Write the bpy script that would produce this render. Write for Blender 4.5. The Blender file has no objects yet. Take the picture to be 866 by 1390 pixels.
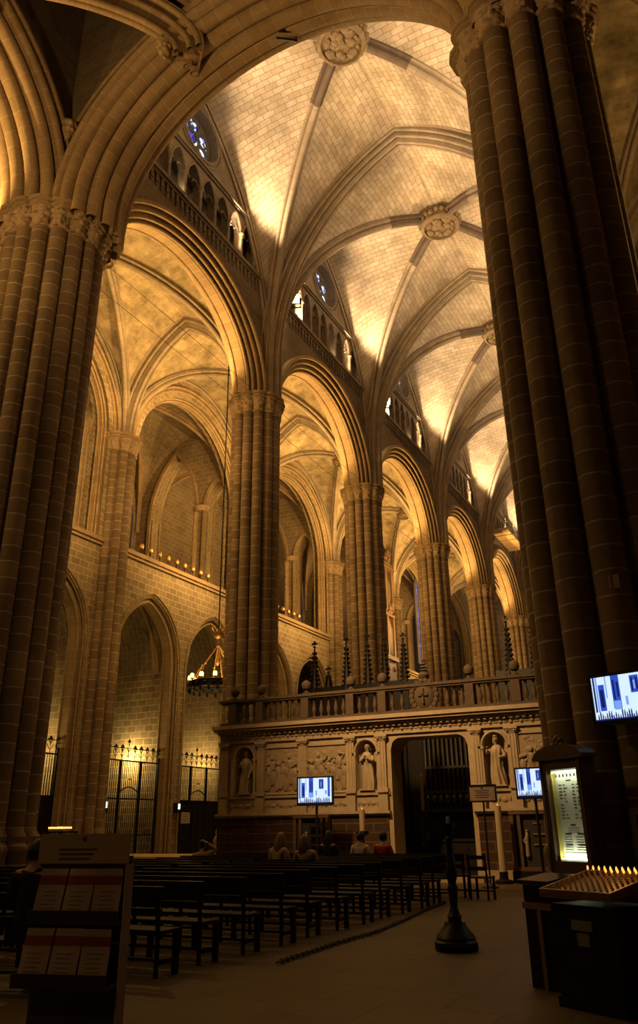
import bpy, math, random
from mathutils import Vector, Matrix
random.seed(7)
PI = math.pi
S = bpy.context.scene
COL = S.collection

# ---------------------------------------------------------------- camera, world, exposure
cam = bpy.data.cameras.new('camera'); camo = bpy.data.objects.new('camera', cam); COL.objects.link(camo)
S.camera = camo
F, PITCH, YAW, ROLL, EYE = 1083.5, 0.411, 0.466, -0.013, 1.5
cy, sy, cp, sp = math.cos(YAW), math.sin(YAW), math.cos(PITCH), math.sin(PITCH)
fw = Vector((-sy*cp, cy*cp, sp)); rt = Vector((cy, sy, 0)); up = rt.cross(fw)
r2 = rt*math.cos(ROLL) + up*math.sin(ROLL); u2 = up*math.cos(ROLL) - rt*math.sin(ROLL)
mw = Matrix((r2, u2, -fw)).transposed().to_4x4(); mw.translation = Vector((0, 0, EYE))
camo.matrix_world = mw
cam.sensor_fit = 'AUTO'; cam.sensor_width = 36.0; cam.lens = F/1390*36
cam.shift_y = (650-695)/1390.0          # the photograph's picture area is 866x1300 with a strip below it
cam.clip_end = 400; cam.clip_start = 0.05

W = bpy.data.worlds.new('world'); S.world = W; W.use_nodes = True
W.node_tree.nodes['Background'].inputs[0].default_value = (0.035, 0.06, 0.16, 1)
W.node_tree.nodes['Background'].inputs[1].default_value = 0.25
vs = S.view_settings
S.display_settings.display_device = 'sRGB'
vs.view_transform = 'Standard'; vs.look = 'None'; vs.gamma = 1.0; vs.use_curve_mapping = False
vs.exposure = 0.35
S.cycles.use_denoising = True
S.cycles.max_bounces = 5; S.cycles.diffuse_bounces = 3; S.cycles.glossy_bounces = 2
S.cycles.sample_clamp_indirect = 4.0; S.cycles.caustics_reflective = False; S.cycles.caustics_refractive = False

# ---------------------------------------------------------------- key dimensions
XL, XR, XA, XB = -13.5, -1.3, -19.8, 5.0            # pier rows: nave left, nave right, outer left, outer right
XC, HA = (XL+XR)/2, (XR-XL)/2
YP = [-0.9, 11.66, 21.85, 31.28, 40.71, 50.14, 59.57, 69.0]
HC = 15.37
WF = 0.45                                           # wall face offset from the pier axis
AW = -19.65                                         # face of the left aisle's outer wall

# ---------------------------------------------------------------- materials
def mat(name, rough=0.85):
    m = bpy.data.materials.new(name); m.use_nodes = True
    b = m.node_tree.nodes['Principled BSDF']; b.inputs['Roughness'].default_value = rough
    return m, m.node_tree, b
def plain(name, col, rough=0.6, metal=0.0, spec=0.5, emit=None, es=0.0, noise=0.0, nscale=8.0):
    m, t, b = mat(name, rough)
    b.inputs['Base Color'].default_value = (*col, 1); b.inputs['Metallic'].default_value = metal
    b.inputs['Specular IOR Level'].default_value = spec
    if noise:
        n = t.nodes.new('ShaderNodeTexNoise'); n.inputs['Scale'].default_value = nscale; n.inputs['Detail'].default_value = 5
        c = t.nodes.new('ShaderNodeTexCoord'); t.links.new(c.outputs['Object'], n.inputs['Vector'])
        r = t.nodes.new('ShaderNodeMapRange'); r.inputs['To Min'].default_value = 1-noise; r.inputs['To Max'].default_value = 1+noise*.6
        t.links.new(n.outputs['Fac'], r.inputs['Value'])
        mx = t.nodes.new('ShaderNodeMix'); mx.data_type = 'RGBA'; mx.blend_type = 'MULTIPLY'; mx.inputs[0].default_value = 1
        mx.inputs[6].default_value = (*col, 1); t.links.new(r.outputs[0], mx.inputs[7]); t.links.new(mx.outputs[2], b.inputs['Base Color'])
    if emit:
        b.inputs['Emission Color'].default_value = (*emit, 1); b.inputs['Emission Strength'].default_value = es
    return m
def stone(name, c1, c2, mortar, bw, rh, ms=0.012, offs=0.5, bump=0.35, stain=0.45, rough=0.9, nscale=0.35):
    m, t, b = mat(name, rough); N, L = t.nodes, t.links
    b.inputs['Specular IOR Level'].default_value = 0.15
    uv = N.new('ShaderNodeUVMap'); uv.uv_map = 'UVMap'
    wob = N.new('ShaderNodeTexNoise'); wob.inputs['Scale'].default_value = 1.3; wob.inputs['Detail'].default_value = 2
    L.new(uv.outputs[0], wob.inputs['Vector'])
    sc = N.new('ShaderNodeVectorMath'); sc.operation = 'SCALE'; sc.inputs['Scale'].default_value = 0.06
    L.new(wob.outputs['Color'], sc.inputs[0])
    ad = N.new('ShaderNodeVectorMath'); ad.operation = 'ADD'; L.new(uv.outputs[0], ad.inputs[0]); L.new(sc.outputs[0], ad.inputs[1])
    br = N.new('ShaderNodeTexBrick'); br.offset = offs; br.squash = 1.0
    br.inputs['Scale'].default_value = 1.0; br.inputs['Brick Width'].default_value = bw; br.inputs['Row Height'].default_value = rh
    br.inputs['Mortar Size'].default_value = ms; br.inputs['Mortar Smooth'].default_value = 0.15; br.inputs['Bias'].default_value = 0
    br.inputs['Color1'].default_value = (*c1, 1); br.inputs['Color2'].default_value = (*c2, 1); br.inputs['Mortar'].default_value = (*mortar, 1)
    L.new(ad.outputs[0], br.inputs['Vector'])
    ob = N.new('ShaderNodeTexCoord')
    n1 = N.new('ShaderNodeTexNoise'); n1.inputs['Scale'].default_value = nscale; n1.inputs['Detail'].default_value = 6; n1.inputs['Roughness'].default_value = 0.62
    geo = N.new('ShaderNodeNewGeometry'); L.new(geo.outputs['Position'], n1.inputs['Vector'])
    r1 = N.new('ShaderNodeMapRange'); r1.inputs['From Min'].default_value = 0.3; r1.inputs['From Max'].default_value = 0.7
    r1.inputs['To Min'].default_value = 1-stain; r1.inputs['To Max'].default_value = 1.12; L.new(n1.outputs['Fac'], r1.inputs['Value'])
    n2 = N.new('ShaderNodeTexNoise'); n2.inputs['Scale'].default_value = 7; n2.inputs['Detail'].default_value = 5; L.new(geo.outputs['Position'], n2.inputs['Vector'])
    r2_ = N.new('ShaderNodeMapRange'); r2_.inputs['To Min'].default_value = 0.78; r2_.inputs['To Max'].default_value = 1.2; L.new(n2.outputs['Fac'], r2_.inputs['Value'])
    mu = N.new('ShaderNodeMath'); mu.operation = 'MULTIPLY'; L.new(r1.outputs[0], mu.inputs[0]); L.new(r2_.outputs[0], mu.inputs[1])
    mx = N.new('ShaderNodeMix'); mx.data_type = 'RGBA'; mx.blend_type = 'MULTIPLY'; mx.inputs[0].default_value = 1
    L.new(br.outputs['Color'], mx.inputs[6]); L.new(mu.outputs[0], mx.inputs[7]); L.new(mx.outputs[2], b.inputs['Base Color'])
    sub = N.new('ShaderNodeMath'); sub.operation = 'MULTIPLY_ADD'; sub.inputs[1].default_value = -1.0; L.new(br.outputs['Fac'], sub.inputs[0])
    n2m = N.new('ShaderNodeMath'); n2m.operation = 'MULTIPLY'; n2m.inputs[1].default_value = 0.5; L.new(n2.outputs['Fac'], n2m.inputs[0])
    L.new(n2m.outputs[0], sub.inputs[2])
    bp = N.new('ShaderNodeBump'); bp.inputs['Strength'].default_value = bump; bp.inputs['Distance'].default_value = 0.03
    L.new(sub.outputs[0], bp.inputs['Height']); L.new(bp.outputs[0], b.inputs['Normal'])
    return m
M_PIER = stone('pier_stone', (.29,.205,.12), (.21,.148,.09), (.50,.41,.29), 1.0, .34, .012, 0.0, .35, .35)
M_WALL = stone('wall_stone', (.36,.27,.16), (.26,.19,.11), (.52,.44,.30), .44, .25, .016, .5, .4, .35)
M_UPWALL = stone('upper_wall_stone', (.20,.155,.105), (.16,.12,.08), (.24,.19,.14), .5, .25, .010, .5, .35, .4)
M_VAULT = stone('vault_stone', (.52,.43,.31), (.42,.33,.23), (.25,.18,.11), .46, .215, .011, .5, .35, .42, nscale=.5)
M_AVAULT = stone('aisle_vault_stone', (.46,.36,.22), (.33,.25,.14), (.42,.34,.22), .46, .215, .010, .5, .35, .62, nscale=1.1)
M_RIB = stone('rib_stone', (.33,.26,.18), (.27,.21,.14), (.22,.17,.12), 1.0, .42, .008, .5, .25, .35)
M_ARCH = stone('arch_stone', (.38,.27,.15), (.32,.22,.12), (.46,.36,.24), 1.0, .40, .009, .5, .25, .3)
def carved(name, col, scale, strength=1.0):
    m = plain(name, col, .9, noise=.45, nscale=9); t = m.node_tree; N, L = t.nodes, t.links
    g = N.new('ShaderNodeNewGeometry'); v = N.new('ShaderNodeTexVoronoi'); v.inputs['Scale'].default_value = scale; L.new(g.outputs['Position'], v.inputs['Vector'])
    b = N.new('ShaderNodeBump'); b.inputs['Strength'].default_value = strength; b.inputs['Distance'].default_value = .08; b.invert = True
    L.new(v.outputs['Distance'], b.inputs['Height']); L.new(b.outputs[0], N['Principled BSDF'].inputs['Normal']); return m
M_CAP = carved('capital_stone', (.42,.30,.18), 5.5)
M_CAP0 = plain('boss_stone', (.40,.28,.17), .9, noise=.5, nscale=9)
M_CARVE = plain('carved_stone', (.30,.22,.13), .9, noise=.6, nscale=11)
M_FLOOR = stone('floor_slabs', (.115,.083,.042), (.09,.064,.032), (.045,.033,.018), .9, .6, .008, .5, .1, .3, rough=.5)

# ---------------------------------------------------------------- mesh helpers
class MB:
    def __init__(s): s.v, s.f, s.uv = [], [], []
    def face(s, pts, uvs=None):
        i = len(s.v); s.v += [tuple(p) for p in pts]; s.f.append(tuple(range(i, i+len(pts)))); s.uv.append(uvs)
    def grid(s, P, cu=False, cv=False, U=None, Vv=None, flip=False):
        # P[i][j]; u runs along j, v along i (metres), shared vertices
        n, m = len(P), len(P[0]); b = len(s.v)
        for r in P: s.v += [tuple(p) for p in r]
        if U is None:
            U = []
            mid = P[n//2]
            acc = 0; U = [0]
            for j in range(1, m+1):
                acc += (Vector(mid[j % m])-Vector(mid[j-1])).length; U.append(acc)
        if Vv is None:
            acc = 0; Vv = [0]
            for i in range(1, n+1):
                acc += (Vector(P[i % n][0])-Vector(P[i-1][0])).length; Vv.append(acc)
        for i in range(n if cv else n-1):
            for j in range(m if cu else m-1):
                i2, j2 = (i+1) % n, (j+1) % m
                q = (b+i*m+j, b+i*m+j2, b+i2*m+j2, b+i2*m+j)
                g = ((U[j], Vv[i]), (U[j+1], Vv[i]), (U[j+1], Vv[i+1]), (U[j], Vv[i+1]))
                if flip: q, g = q[::-1], g[::-1]
                s.f.append(q); s.uv.append(g)
    def box(s, x0, y0, z0, x1, y1, z1, R=None, T=None):
        c = [Vector((x, y, z)) for z in (z0, z1) for y in (y0, y1) for x in (x0, x1)]
        if R: c = [R @ p for p in c]
        if T: c = [p + Vector(T) for p in c]
        b = len(s.v); s.v += [tuple(p) for p in c]
        for q in ((0,2,3,1), (4,5,7,6), (0,1,5,4), (2,6,7,3), (0,4,6,2), (1,3,7,5)):
            s.f.append(tuple(b+k for k in q)); s.uv.append(None)
    def tube(s, pts, r, n=8, closed=False, caps=True):
        pts = [Vector(p) for p in pts]; N = len(pts); rings = []
        prev = None
        for i, p in enumerate(pts):
            if closed: d = pts[(i+1) % N]-pts[i-1]
            else: d = pts[min(i+1, N-1)]-pts[max(i-1, 0)]
            d.normalize()
            a = prev if prev is not None else (Vector((0,0,1)) if abs(d.z) < .9 else Vector((1,0,0)))
            a = a - d*a.dot(d)
            if a.length < 1e-4: a = Vector((1,0,0)) - d*d.x
            a.normalize(); prev = a; c = d.cross(a)
            rr = r[i] if isinstance(r, (list, tuple)) else r
            rings.append([p + (a*math.cos(t)+c*math.sin(t))*rr for t in [2*PI*k/n for k in range(n)]])
        s.grid(rings, cu=True, cv=closed)
        if caps and not closed:
            s.face(rings[0][::-1]); s.face(rings[-1])
    def lathe(s, prof, c=(0,0,0), n=16, sx=1, sy=1, axis=None):
        c = Vector(c); rings = []
        for r, z in prof:
            ring = []
            for k in range(n):
                a = 2*PI*k/n; p = Vector((r*sx*math.cos(a), r*sy*math.sin(a), z))
                if axis: p = axis @ p
                ring.append(c+p)
            rings.append(ring)
        s.grid(rings, cu=True)
        if prof[0][0] > 1e-4: s.face(rings[0][::-1])
        if prof[-1][0] > 1e-4: s.face(rings[-1])
    def ball(s, c, r, n=12, m=8, sz=None):
        if not isinstance(r, (tuple, list)): r = (r, r, r)
        rings = [[(c[0]+r[0]*math.sin(PI*i/m)*math.cos(2*PI*k/n), c[1]+r[1]*math.sin(PI*i/m)*math.sin(2*PI*k/n), c[2]-r[2]*math.cos(PI*i/m)) for k in range(n)] for i in range(m+1)]
        s.grid(rings, cu=True)
    def build(s, name, m, parent=None, smooth=35):
        me = bpy.data.meshes.new(name); me.from_pydata(s.v, [], s.f)
        ul = me.uv_layers.new(name='UVMap')
        data = ul.data
        for p, g in zip(me.polygons, s.uv):
            li = p.loop_start
            if g:
                for k in range(p.loop_total): data[li+k].uv = g[k]
            else:
                n = p.normal; ax = max(range(3), key=lambda k: abs(n[k]))
                for k in range(p.loop_total):
                    co = s.v[me.loops[li+k].vertex_index]
                    data[li+k].uv = (co[1], co[2]) if ax == 0 else (co[0], co[2]) if ax == 1 else (co[0], co[1])
        if m: me.materials.append(m)
        if smooth:
            me.shade_smooth()
            try: me.set_sharp_from_angle(angle=math.radians(smooth))
            except Exception: pass
        o = bpy.data.objects.new(name, me); COL.objects.link(o)
        if parent: o.parent = parent
        return o
def tag(o, label, cat, group=None):
    o['label'] = label; o['category'] = cat
    if group: o['group'] = group
    return o
def thing(name, label, cat, loc=(0,0,0), rz=0, group=None):
    o = bpy.data.objects.new(name, None); COL.objects.link(o); o.location = loc; o.rotation_euler = (0,0,rz); o.empty_display_size = .1
    return tag(o, label, cat, group)
def struct(o): o['kind'] = 'structure'; return o
def sempty(name, loc=(0,0,0)):
    o = bpy.data.objects.new(name, None); COL.objects.link(o); o.location = loc; return struct(o)
def dup(root, loc=None, rz=None, label=None, sx=None):
    r = root.copy(); COL.objects.link(r)
    if loc is not None: r.location = loc
    if rz is not None: r.rotation_euler = (0,0,rz)
    if sx is not None: r.scale = (sx,1,1)
    if label: r['label'] = label
    for ch in list(root.children):
        c = ch.copy(); COL.objects.link(c); c.parent = r
        for g in list(ch.children):
            d = g.copy(); COL.objects.link(d); d.parent = c
    return r
def arch_z(d, hw, rise):
    d = min(abs(d), hw)
    if rise > hw*1.0001:
        R = (hw*hw+rise*rise)/(2*hw); return math.sqrt(max(0, R*R-(d+R-hw)**2))
    return rise*math.sqrt(max(0, 1-(d/hw)**2))
def arch_path(hw, rise, stilt=0, n=14, half=False):
    """list of (s, z, ns, nz) from s=-hw to +hw"""
    out = []
    if stilt > 0: out.append((-hw, 0, -1, 0))
    if rise > hw*1.0001:
        R = (hw*hw+rise*rise)/(2*hw); a1 = math.asin(min(1, rise/R))
        pts = []
        for i in range(n+1):
            a = a1*i/n; pts.append((R-hw-R*math.cos(a), R*math.sin(a), -math.cos(a), math.sin(a)))
    else:
        pts = []
        for i in range(n+1):
            a = PI/2*i/n; nx, nz = -rise*math.cos(a), hw*math.sin(a); l = math.hypot(nx, nz)
            pts.append((-hw*math.cos(a), rise*math.sin(a), nx/l, nz/l))
    out += [(s, z+stilt, a, b) for s, z, a, b in pts]
    if half: return out
    L = out[:-1]
    k = out[-1]
    mid = [(0, k[1], 0, 1/max(.5, k[3]))]
    return L + mid + [(-s, z, -a, b) for s, z, a, b in L[::-1]]
def sweep(mb, path, prof, o, du, z0=0, closed_prof=True):
    """path (s,z,ns,nz) in the vertical plane through o along unit du; prof list of (w lateral, n outward)"""
    o = Vector(o); du = Vector(du); dv = Vector((-du.y, du.x, 0)); rows = []
    for s, z, a, b in path:
        rows.append([o + du*(s+a*n) + dv*w + Vector((0, 0, z0+z+b*n)) for w, n in prof])
    mb.grid(rows, cu=closed_prof)
def rolls(steps, r, back):
    """stepped archivolt profile, symmetric; steps [(half width, n)] from outside to the soffit, each step a roll with a deep hollow"""
    r = r*.78; half = []
    for i, (w, n) in enumerate(steps):
        for k in range(8):
            a = math.radians(55-265*k/7); half.append((w-r+r*math.cos(a), n+r+r*math.sin(a)))
        if i < len(steps)-1: half += [(w-2.0*r, n+2.5*r), (w-2.5*r, n+2.3*r)]
        elif w > 3*r: half += [(w-2.3*r, n+.5*r)]
    left = [(-w, n) for w, n in half]
    return [(-steps[0][0]+.02, back)] + left + half[::-1] + [(steps[0][0]-.02, back)]
def rib_prof(w, d):
    """roll-and-hollow rib: a nose roll below, hollows, side rolls"""
    h = []
    for k in range(5):
        a = -PI/2 + k*PI*.8/4; h.append((w*.27*math.cos(a), w*.27*(1+math.sin(a))))
    h += [(w*.10, w*.62)]
    for k in range(5):
        a = -PI/2 + k*PI*.8/4; h.append((w*.40+w*.12*math.cos(a), d*.55+w*.12*(1+math.sin(a))))
    h += [(w*.45, d)]
    return [(-a, b) for a, b in h[::-1]] + h[1:]
def strips(mb, cols, fn, holes, z0, z1, brk=()):
    """wall built of vertical strips; fn(t, z) -> point; holes [(ta, tb, f(t)->(zlo, zhi))]"""
    ts = sorted(set(cols) | set(brk) | {t for h in holes for t in h[:2]})
    zf0 = z0 if callable(z0) else (lambda t: z0); zf1 = z1 if callable(z1) else (lambda t: z1)
    for a, b in zip(ts[:-1], ts[1:]):
        if b-a < 1e-6: continue
        m = (a+b)/2; act = sorted([h for h in holes if h[0] <= m <= h[1]], key=lambda h: h[2](m)[0])
        ba, bb = [zf0(a)], [zf0(b)]
        for h in act:
            la, lb = h[2](a), h[2](b); ba += list(la); bb += list(lb)
        ba.append(zf1(a)); bb.append(zf1(b))
        for k in range(0, len(ba), 2):
            q = [(a, ba[k]), (b, bb[k]), (b, bb[k+1]), (a, ba[k+1])]
            if abs(q[0][1]-q[3][1]) < 1e-5 and abs(q[1][1]-q[2][1]) < 1e-5: continue
            mb.face([fn(t, z) for t, z in q], [(t, z) for t, z in q])
def hole_arch(tc, hw, zs, rise, zb):
    return (tc-hw, tc+hw, lambda t: (zb, zs+arch_z(t-tc, hw, rise)))
def hole_circ(tc, zc, r):
    return (tc-r, tc+r, lambda t: (zc-math.sqrt(max(0, r*r-(t-tc)**2)), zc+math.sqrt(max(0, r*r-(t-tc)**2))))
def frange(a, b, n): return [a+(b-a)*k/n for k in range(n+1)]

# ---------------------------------------------------------------- lamps of the church and added fill lights
def light(kind, name, loc, energy, col, size=.3, aim=None, angle=100, blend=.6, parent=None):
    l = bpy.data.lights.new(name, kind); l.energy = energy; l.color = col
    if kind == 'AREA': l.size = size; l.spread = math.radians(angle)
    else: l.shadow_soft_size = size
    if kind == 'SPOT': l.spot_size = math.radians(angle); l.spot_blend = blend
    o = bpy.data.objects.new(name, l); COL.objects.link(o); o.location = loc
    if aim is not None: o.rotation_euler = (Vector(aim)-Vector(loc)).to_track_quat('-Z', 'Y').to_euler()
    if parent: o.parent = parent
    return o
VAULTC = (1.0, .70, .40); AISLEC = (1.0, .58, .18); CHAPC = (1.0, .70, .24)
for i in range(1, 7):
    y0, y1 = YP[i], YP[i+1]; ym = (y0+y1)/2
    tw = (y1-y0-2.3)/9; ya, yb = y0+1.15+tw*1.5, y0+1.15+tw*7.5      # the lamps stand in the second and eighth triforium openings
    for yy, d in ((ya, 1), (yb, -1)):
        light('SPOT', 'vault_light', (XL+WF-.2, yy, 20.5), 1750, VAULTC, .16, (XC+1.4, yy+d*2.6, 26.5), 125, .6)
        light('SPOT', 'vault_light', (XR-WF-.25, yy, 20.7), 1300, VAULTC, .10, (XC, yy+d*3.6, 26.5), 104, .75)
for i in range(0, 6):
    y0, y1 = YP[i], YP[i+1]; ym = (y0+y1)/2
    for yy, d in ((y0+1.7, 1), (y1-1.7, -1)):
        if i == 0 and d == 1: continue
        light('SPOT', 'aisle_vault_light', (-15.0, yy, 14.6), 1150, AISLEC, .15, (-17.0, yy+d*2.2, 22), 150, .5)
    light('POINT', 'aisle_fill', (-15.6, ym, 12.6), 480, AISLEC, .4)  # added fill hanging in mid-air, no fixture behind it
    light('SPOT', 'gallery_wall_fill', (-14.6, ym, 12.6), 1900 if i else 1200, AISLEC, .3, (-19.7, ym, 13.4), 112, 1.0)  # added spot that washes the outer aisle wall at gallery height
for y in (15.9, 24.2, 27.36, 33.6, 36.8): light('POINT', 'triforium_lamp', (XL+WF-.15, y, 20.5), 14, (1.0,.78,.45), .05)
light('SPOT', 'crossing_fill', (-9.0, 0.5, 8.5), 2450, (1.0,.57,.20), .5, (-7.2, 11.0, 17.0), 84, 1.0)  # added fill for the spandrel and the two foreground piers
light('POINT', 'crossing_dim_fill', (-8.5, 4.0, 8.5), 60, (1.0, .60, .27), .6)  # weak added fill in the crossing bay, not a church lamp
light('SPOT', 'leaflet_fill', (-3.2, -4.0, 6.5), 115, (1.0,.60,.24), .4, (-4.2, 4.5, .8), 34, .9)  # unseen spot added to brighten the leaflet stand
light('POINT', 'right_aisle_light', (2.2, 16.5, 13.0), 420, AISLEC, .4)
light('SPOT', 'choir_screen_fill', (-9.4, 13.0, 10.0), 5000, (1.0, .58, .23), .5, (-7.6, 20.0, 4.6), 62, 1.0)  # added spot brightening the upper choir screen, without a fixture

# ================================================================ FLOOR AND OUTER SHELL
mb = MB(); mb.grid([[(x, y, 0) for x in frange(-27, 13, 8)] for y in frange(-8, 76, 12)]); f = struct(mb.build('floor', M_FLOOR))
mb = MB()
mb.box(-27, -8.4, -.2, 13, -8, 34); struct(mb.build('wall_back', M_UPWALL))
mb = MB(); mb.box(-27, -8.4, 30, 13, 13.0, 30.4); struct(mb.build('ceiling_crossing', M_UPWALL))

# ================================================================ PIERS
def pier_profile(R, n, rs, phase=0.0, core=None):
    rc = (R-rs) if core is None else core; pts, uo = [], []
    gr = rc*math.cos(PI/n)*.985
    for k in range(n):
        a0 = phase+2*PI*k/n; c = (rc*math.cos(a0), rc*math.sin(a0))
        for j in range(9):
            t = -118+236*j/8; t = math.radians(t)
            pts.append((c[0]+rs*math.cos(a0+t), c[1]+rs*math.sin(a0+t))); uo.append(k)
        a1 = a0+PI/n
        for da in (-.13, .13):
            pts.append((gr*math.cos(a1+da*PI/n), gr*math.sin(a1+da*PI/n))); uo.append(k)
    return pts, uo
def make_pier(label, R, n, rs, group=None, phase=0.0, z1=HC, caph=.72, name='clustered_pier'):
    t = thing(name, label, 'pillar', (0,0,0), 0, group)
    pts, uo = pier_profile(R, n, rs, phase); m = len(pts)
    mb = MB(); rng = random.Random(n)
    zs = [1.25, z1-caph]
    mb.grid([[(x, y, z) for x, y in pts] for z in zs], cu=True)
    offs = [rng.random()*.34 for _ in range(n+1)]
    for j in range(m):
        k = uo[j]; u = k + .05 + .9*(j % 11)/11; o = offs[k]
        mb.uv[j] = ((u, zs[0]+o), (u+.08, zs[0]+o), (u+.08, zs[1]+o), (u, zs[1]+o))
    mb.build('shaft', M_PIER, t, 50)
    mb = MB()
    mb.grid([[(x*s, y*s, z) for x, y in pts] for s, z in ((1.16,0),(1.16,.45),(1.10,.52),(1.10,.78),(1.13,.84),(1.12,.92),(1.05,1.0),(1.07,1.1),(1.01,1.2),(1.0,1.26))], cu=True)
    mb.build('base', M_PIER, t, 40)
    mb = MB(); rows = []
    def ring(f, g): return pier_profile(R-rs+rs*f, n, rs*f, phase, (R-rs)*g)[0]
    cap = [(1.0,0),(1.22,.02),(1.24,.08),(1.0,.11),(1.02,.18),(1.16,.28),(1.08,.35),(1.28,.44),(1.18,.50),(1.40,.57),(1.26,.62),(1.45,.67),(1.40,.70),(1.72,.72),(1.76,.82),(1.55,.85),(1.56,.88),(1.82,.90),(1.86,1.0)]
    for q, (f_, z) in enumerate(cap):
        row = []
        for j, (x, y) in enumerate(ring(f_, 1+.05*z)):
            e = (rng.random()-.35)*.07 if 4 <= q <= 11 else 0
            row.append((x*(1+e), y*(1+e), z1-caph+z*caph))
        rows.append(row)
    mb.grid(rows[:14], cu=True); mb.build('capital', M_CAP, t, 40)
    ab = []
    for f_, z in ((1.30,.70),(1.62,.715),(1.74,.73),(1.74,.80),(1.60,.83),(1.50,.855),(1.52,.875),(1.86,.89),(1.92,.91),(1.92,1.0)):
        ab.append([(x, y, z1-caph+z*caph) for x, y in ring(f_, 1.05)])
    ab.append([(x*.5, y*.5, z1+.01) for x, y in pts])
    mb = MB(); mb.grid(ab, cu=True); mb.build('abacus', M_ARCH, t, 28)
    return t
    prof = [(1.0,0),(1.05,.03),(1.06,.08),(1.01,.11),(1.03,.2),(1.07,.3),(1.05,.38),(1.09,.48),(1.12,.56),(1.08,.62),(1.14,.68),(1.2,.72),(1.2,.82),(1.16,.86),(1.21,.9),(1.21,1.0),(.9,1.02)]
    for q, (s, z) in enumerate(prof):
        row = []
        for j, (x, y) in enumerate(pts):
            e = (rng.random()-.3)*.075*R if 4 <= q <= 10 else 0
            ss = s + e/R
            row.append((x*ss, y*ss, z1-caph+z*caph))
        rows.append(row)
    mb.grid(rows, cu=True); mb.build('capital', M_CAP, t, 60)
    return t
def side_word(s): return 'left' if s < 0 else 'right'
big_l = make_pier('huge clustered stone pillar filling the left edge of the nave', 1.25, 16, .215, None, .1)
big_l.location = (-13.4, YP[1], 0)
big_r = make_pier('huge dark clustered pillar on the right carrying the screen and notice case', 1.2, 12, .235, None, .12)
big_r.location = (-1.25, YP[1], 0)
sm = make_pier('slender clustered pillar rising behind the left end of the marble choir screen', .87, 12, .165, None, .13)
sm.location = (XL, YP[2], 0)
ordn = ['', '', '', 'clustered pillar second from the left end behind the choir screen', 'third clustered pillar of the left row beyond the choir screen',
        'fourth clustered pillar of the left row beyond the choir screen', 'fifth and far pillar of the left row, beside dark spires', 'farthest left-row pillar at the chancel end']
for i in range(3, 8): dup(sm, (XL, YP[i], 0), 0, ordn[i])
rr_ = ['', '', 'right-row pillar just beyond the huge right pillar', 'second right-row pillar beyond the huge right pillar', 'third right-row pillar beyond the huge right pillar',
       'fourth right-row pillar beyond the huge right pillar', 'fifth right-row pillar beyond the huge right pillar', 'farthest right-row pillar at the chancel end']
for i in range(2, 8): dup(sm, (XR, YP[i], 0), 0, rr_[i])
dup(big_l, (-13.4, YP[0], 0), 0, 'huge clustered pillar beside the entrance, outside the view on the left')
ap = make_pier('aisle wall pillar with carved capital between side chapels, just right of the huge left pillar', .72, 10, .16, None, .2, name='wall_pier')
ap.location = (-19.85, YP[2], 0)
aw_ = ['', 'aisle wall pillar behind the huge left pillar', '', 'aisle wall pillar hidden behind the first slender nave pillar', 'aisle wall pillar seen just left of the second slender nave pillar',
       'fourth aisle wall pillar deep in the left aisle', 'fifth aisle wall pillar deep in the left aisle', 'last aisle wall pillar of the left aisle']
for i in (1, 3, 4, 5, 6, 7): dup(ap, (-19.85, YP[i], 0), 0, aw_[i])
for i in range(1, 8): dup(ap, (5.05, YP[i], 0), 0, 'wall pillar of the right aisle behind the huge right pillar', None)
for o in list(COL.objects):
    if o.get('label') == 'wall pillar of the right aisle behind the huge right pillar': o['group'] = 'right aisle wall pillars'

# ================================================================ NAVE WALLS (arcade, triforium, lunette with round window)
ST = 17.0-HC
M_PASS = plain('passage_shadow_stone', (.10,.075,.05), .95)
M_FRAME = M_CARVE
def glass_mat(name, cols, scale, strength):
    m, t, b = mat(name, .4); N, L = t.nodes, t.links
    c = N.new('ShaderNodeTexCoord'); v = N.new('ShaderNodeTexVoronoi'); v.inputs['Scale'].default_value = scale
    L.new(c.outputs['Object'], v.inputs['Vector'])
    sx = N.new('ShaderNodeSeparateColor'); L.new(v.outputs['Color'], sx.inputs[0])
    r = N.new('ShaderNodeValToRGB'); r.color_ramp.interpolation = 'CONSTANT'
    e = r.color_ramp.elements
    while len(e) < len(cols): e.new(.5)
    for k, cc in enumerate(cols): e[k].position = k/len(cols); e[k].color = (*cc, 1)
    L.new(sx.outputs[0], r.inputs[0]); L.new(r.outputs[0], b.inputs['Emission Color']); b.inputs['Emission Strength'].default_value = strength
    b.inputs['Base Color'].default_value = (.02,.02,.03,1)
    return m
M_ROSE = glass_mat('stained_glass_blue', [(.01,.01,.03),(.02,.04,.5),(.45,.55,.9),(.01,.01,.05),(.05,.12,.8),(.5,.6,.35),(.01,.01,.02),(.8,.85,.8)], 7, 1.6)
M_LANCET = glass_mat('stained_glass_dusk', [(.01,.015,.03),(.02,.04,.10),(.03,.05,.12),(.01,.01,.02),(.02,.05,.15)], 4, .35)
M_BLUELIT = glass_mat('stained_glass_bright', [(.02,.03,.3),(.05,.1,.9),(.02,.02,.1),(.1,.2,.8),(.01,.01,.05)], 5, 1.2)
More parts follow.
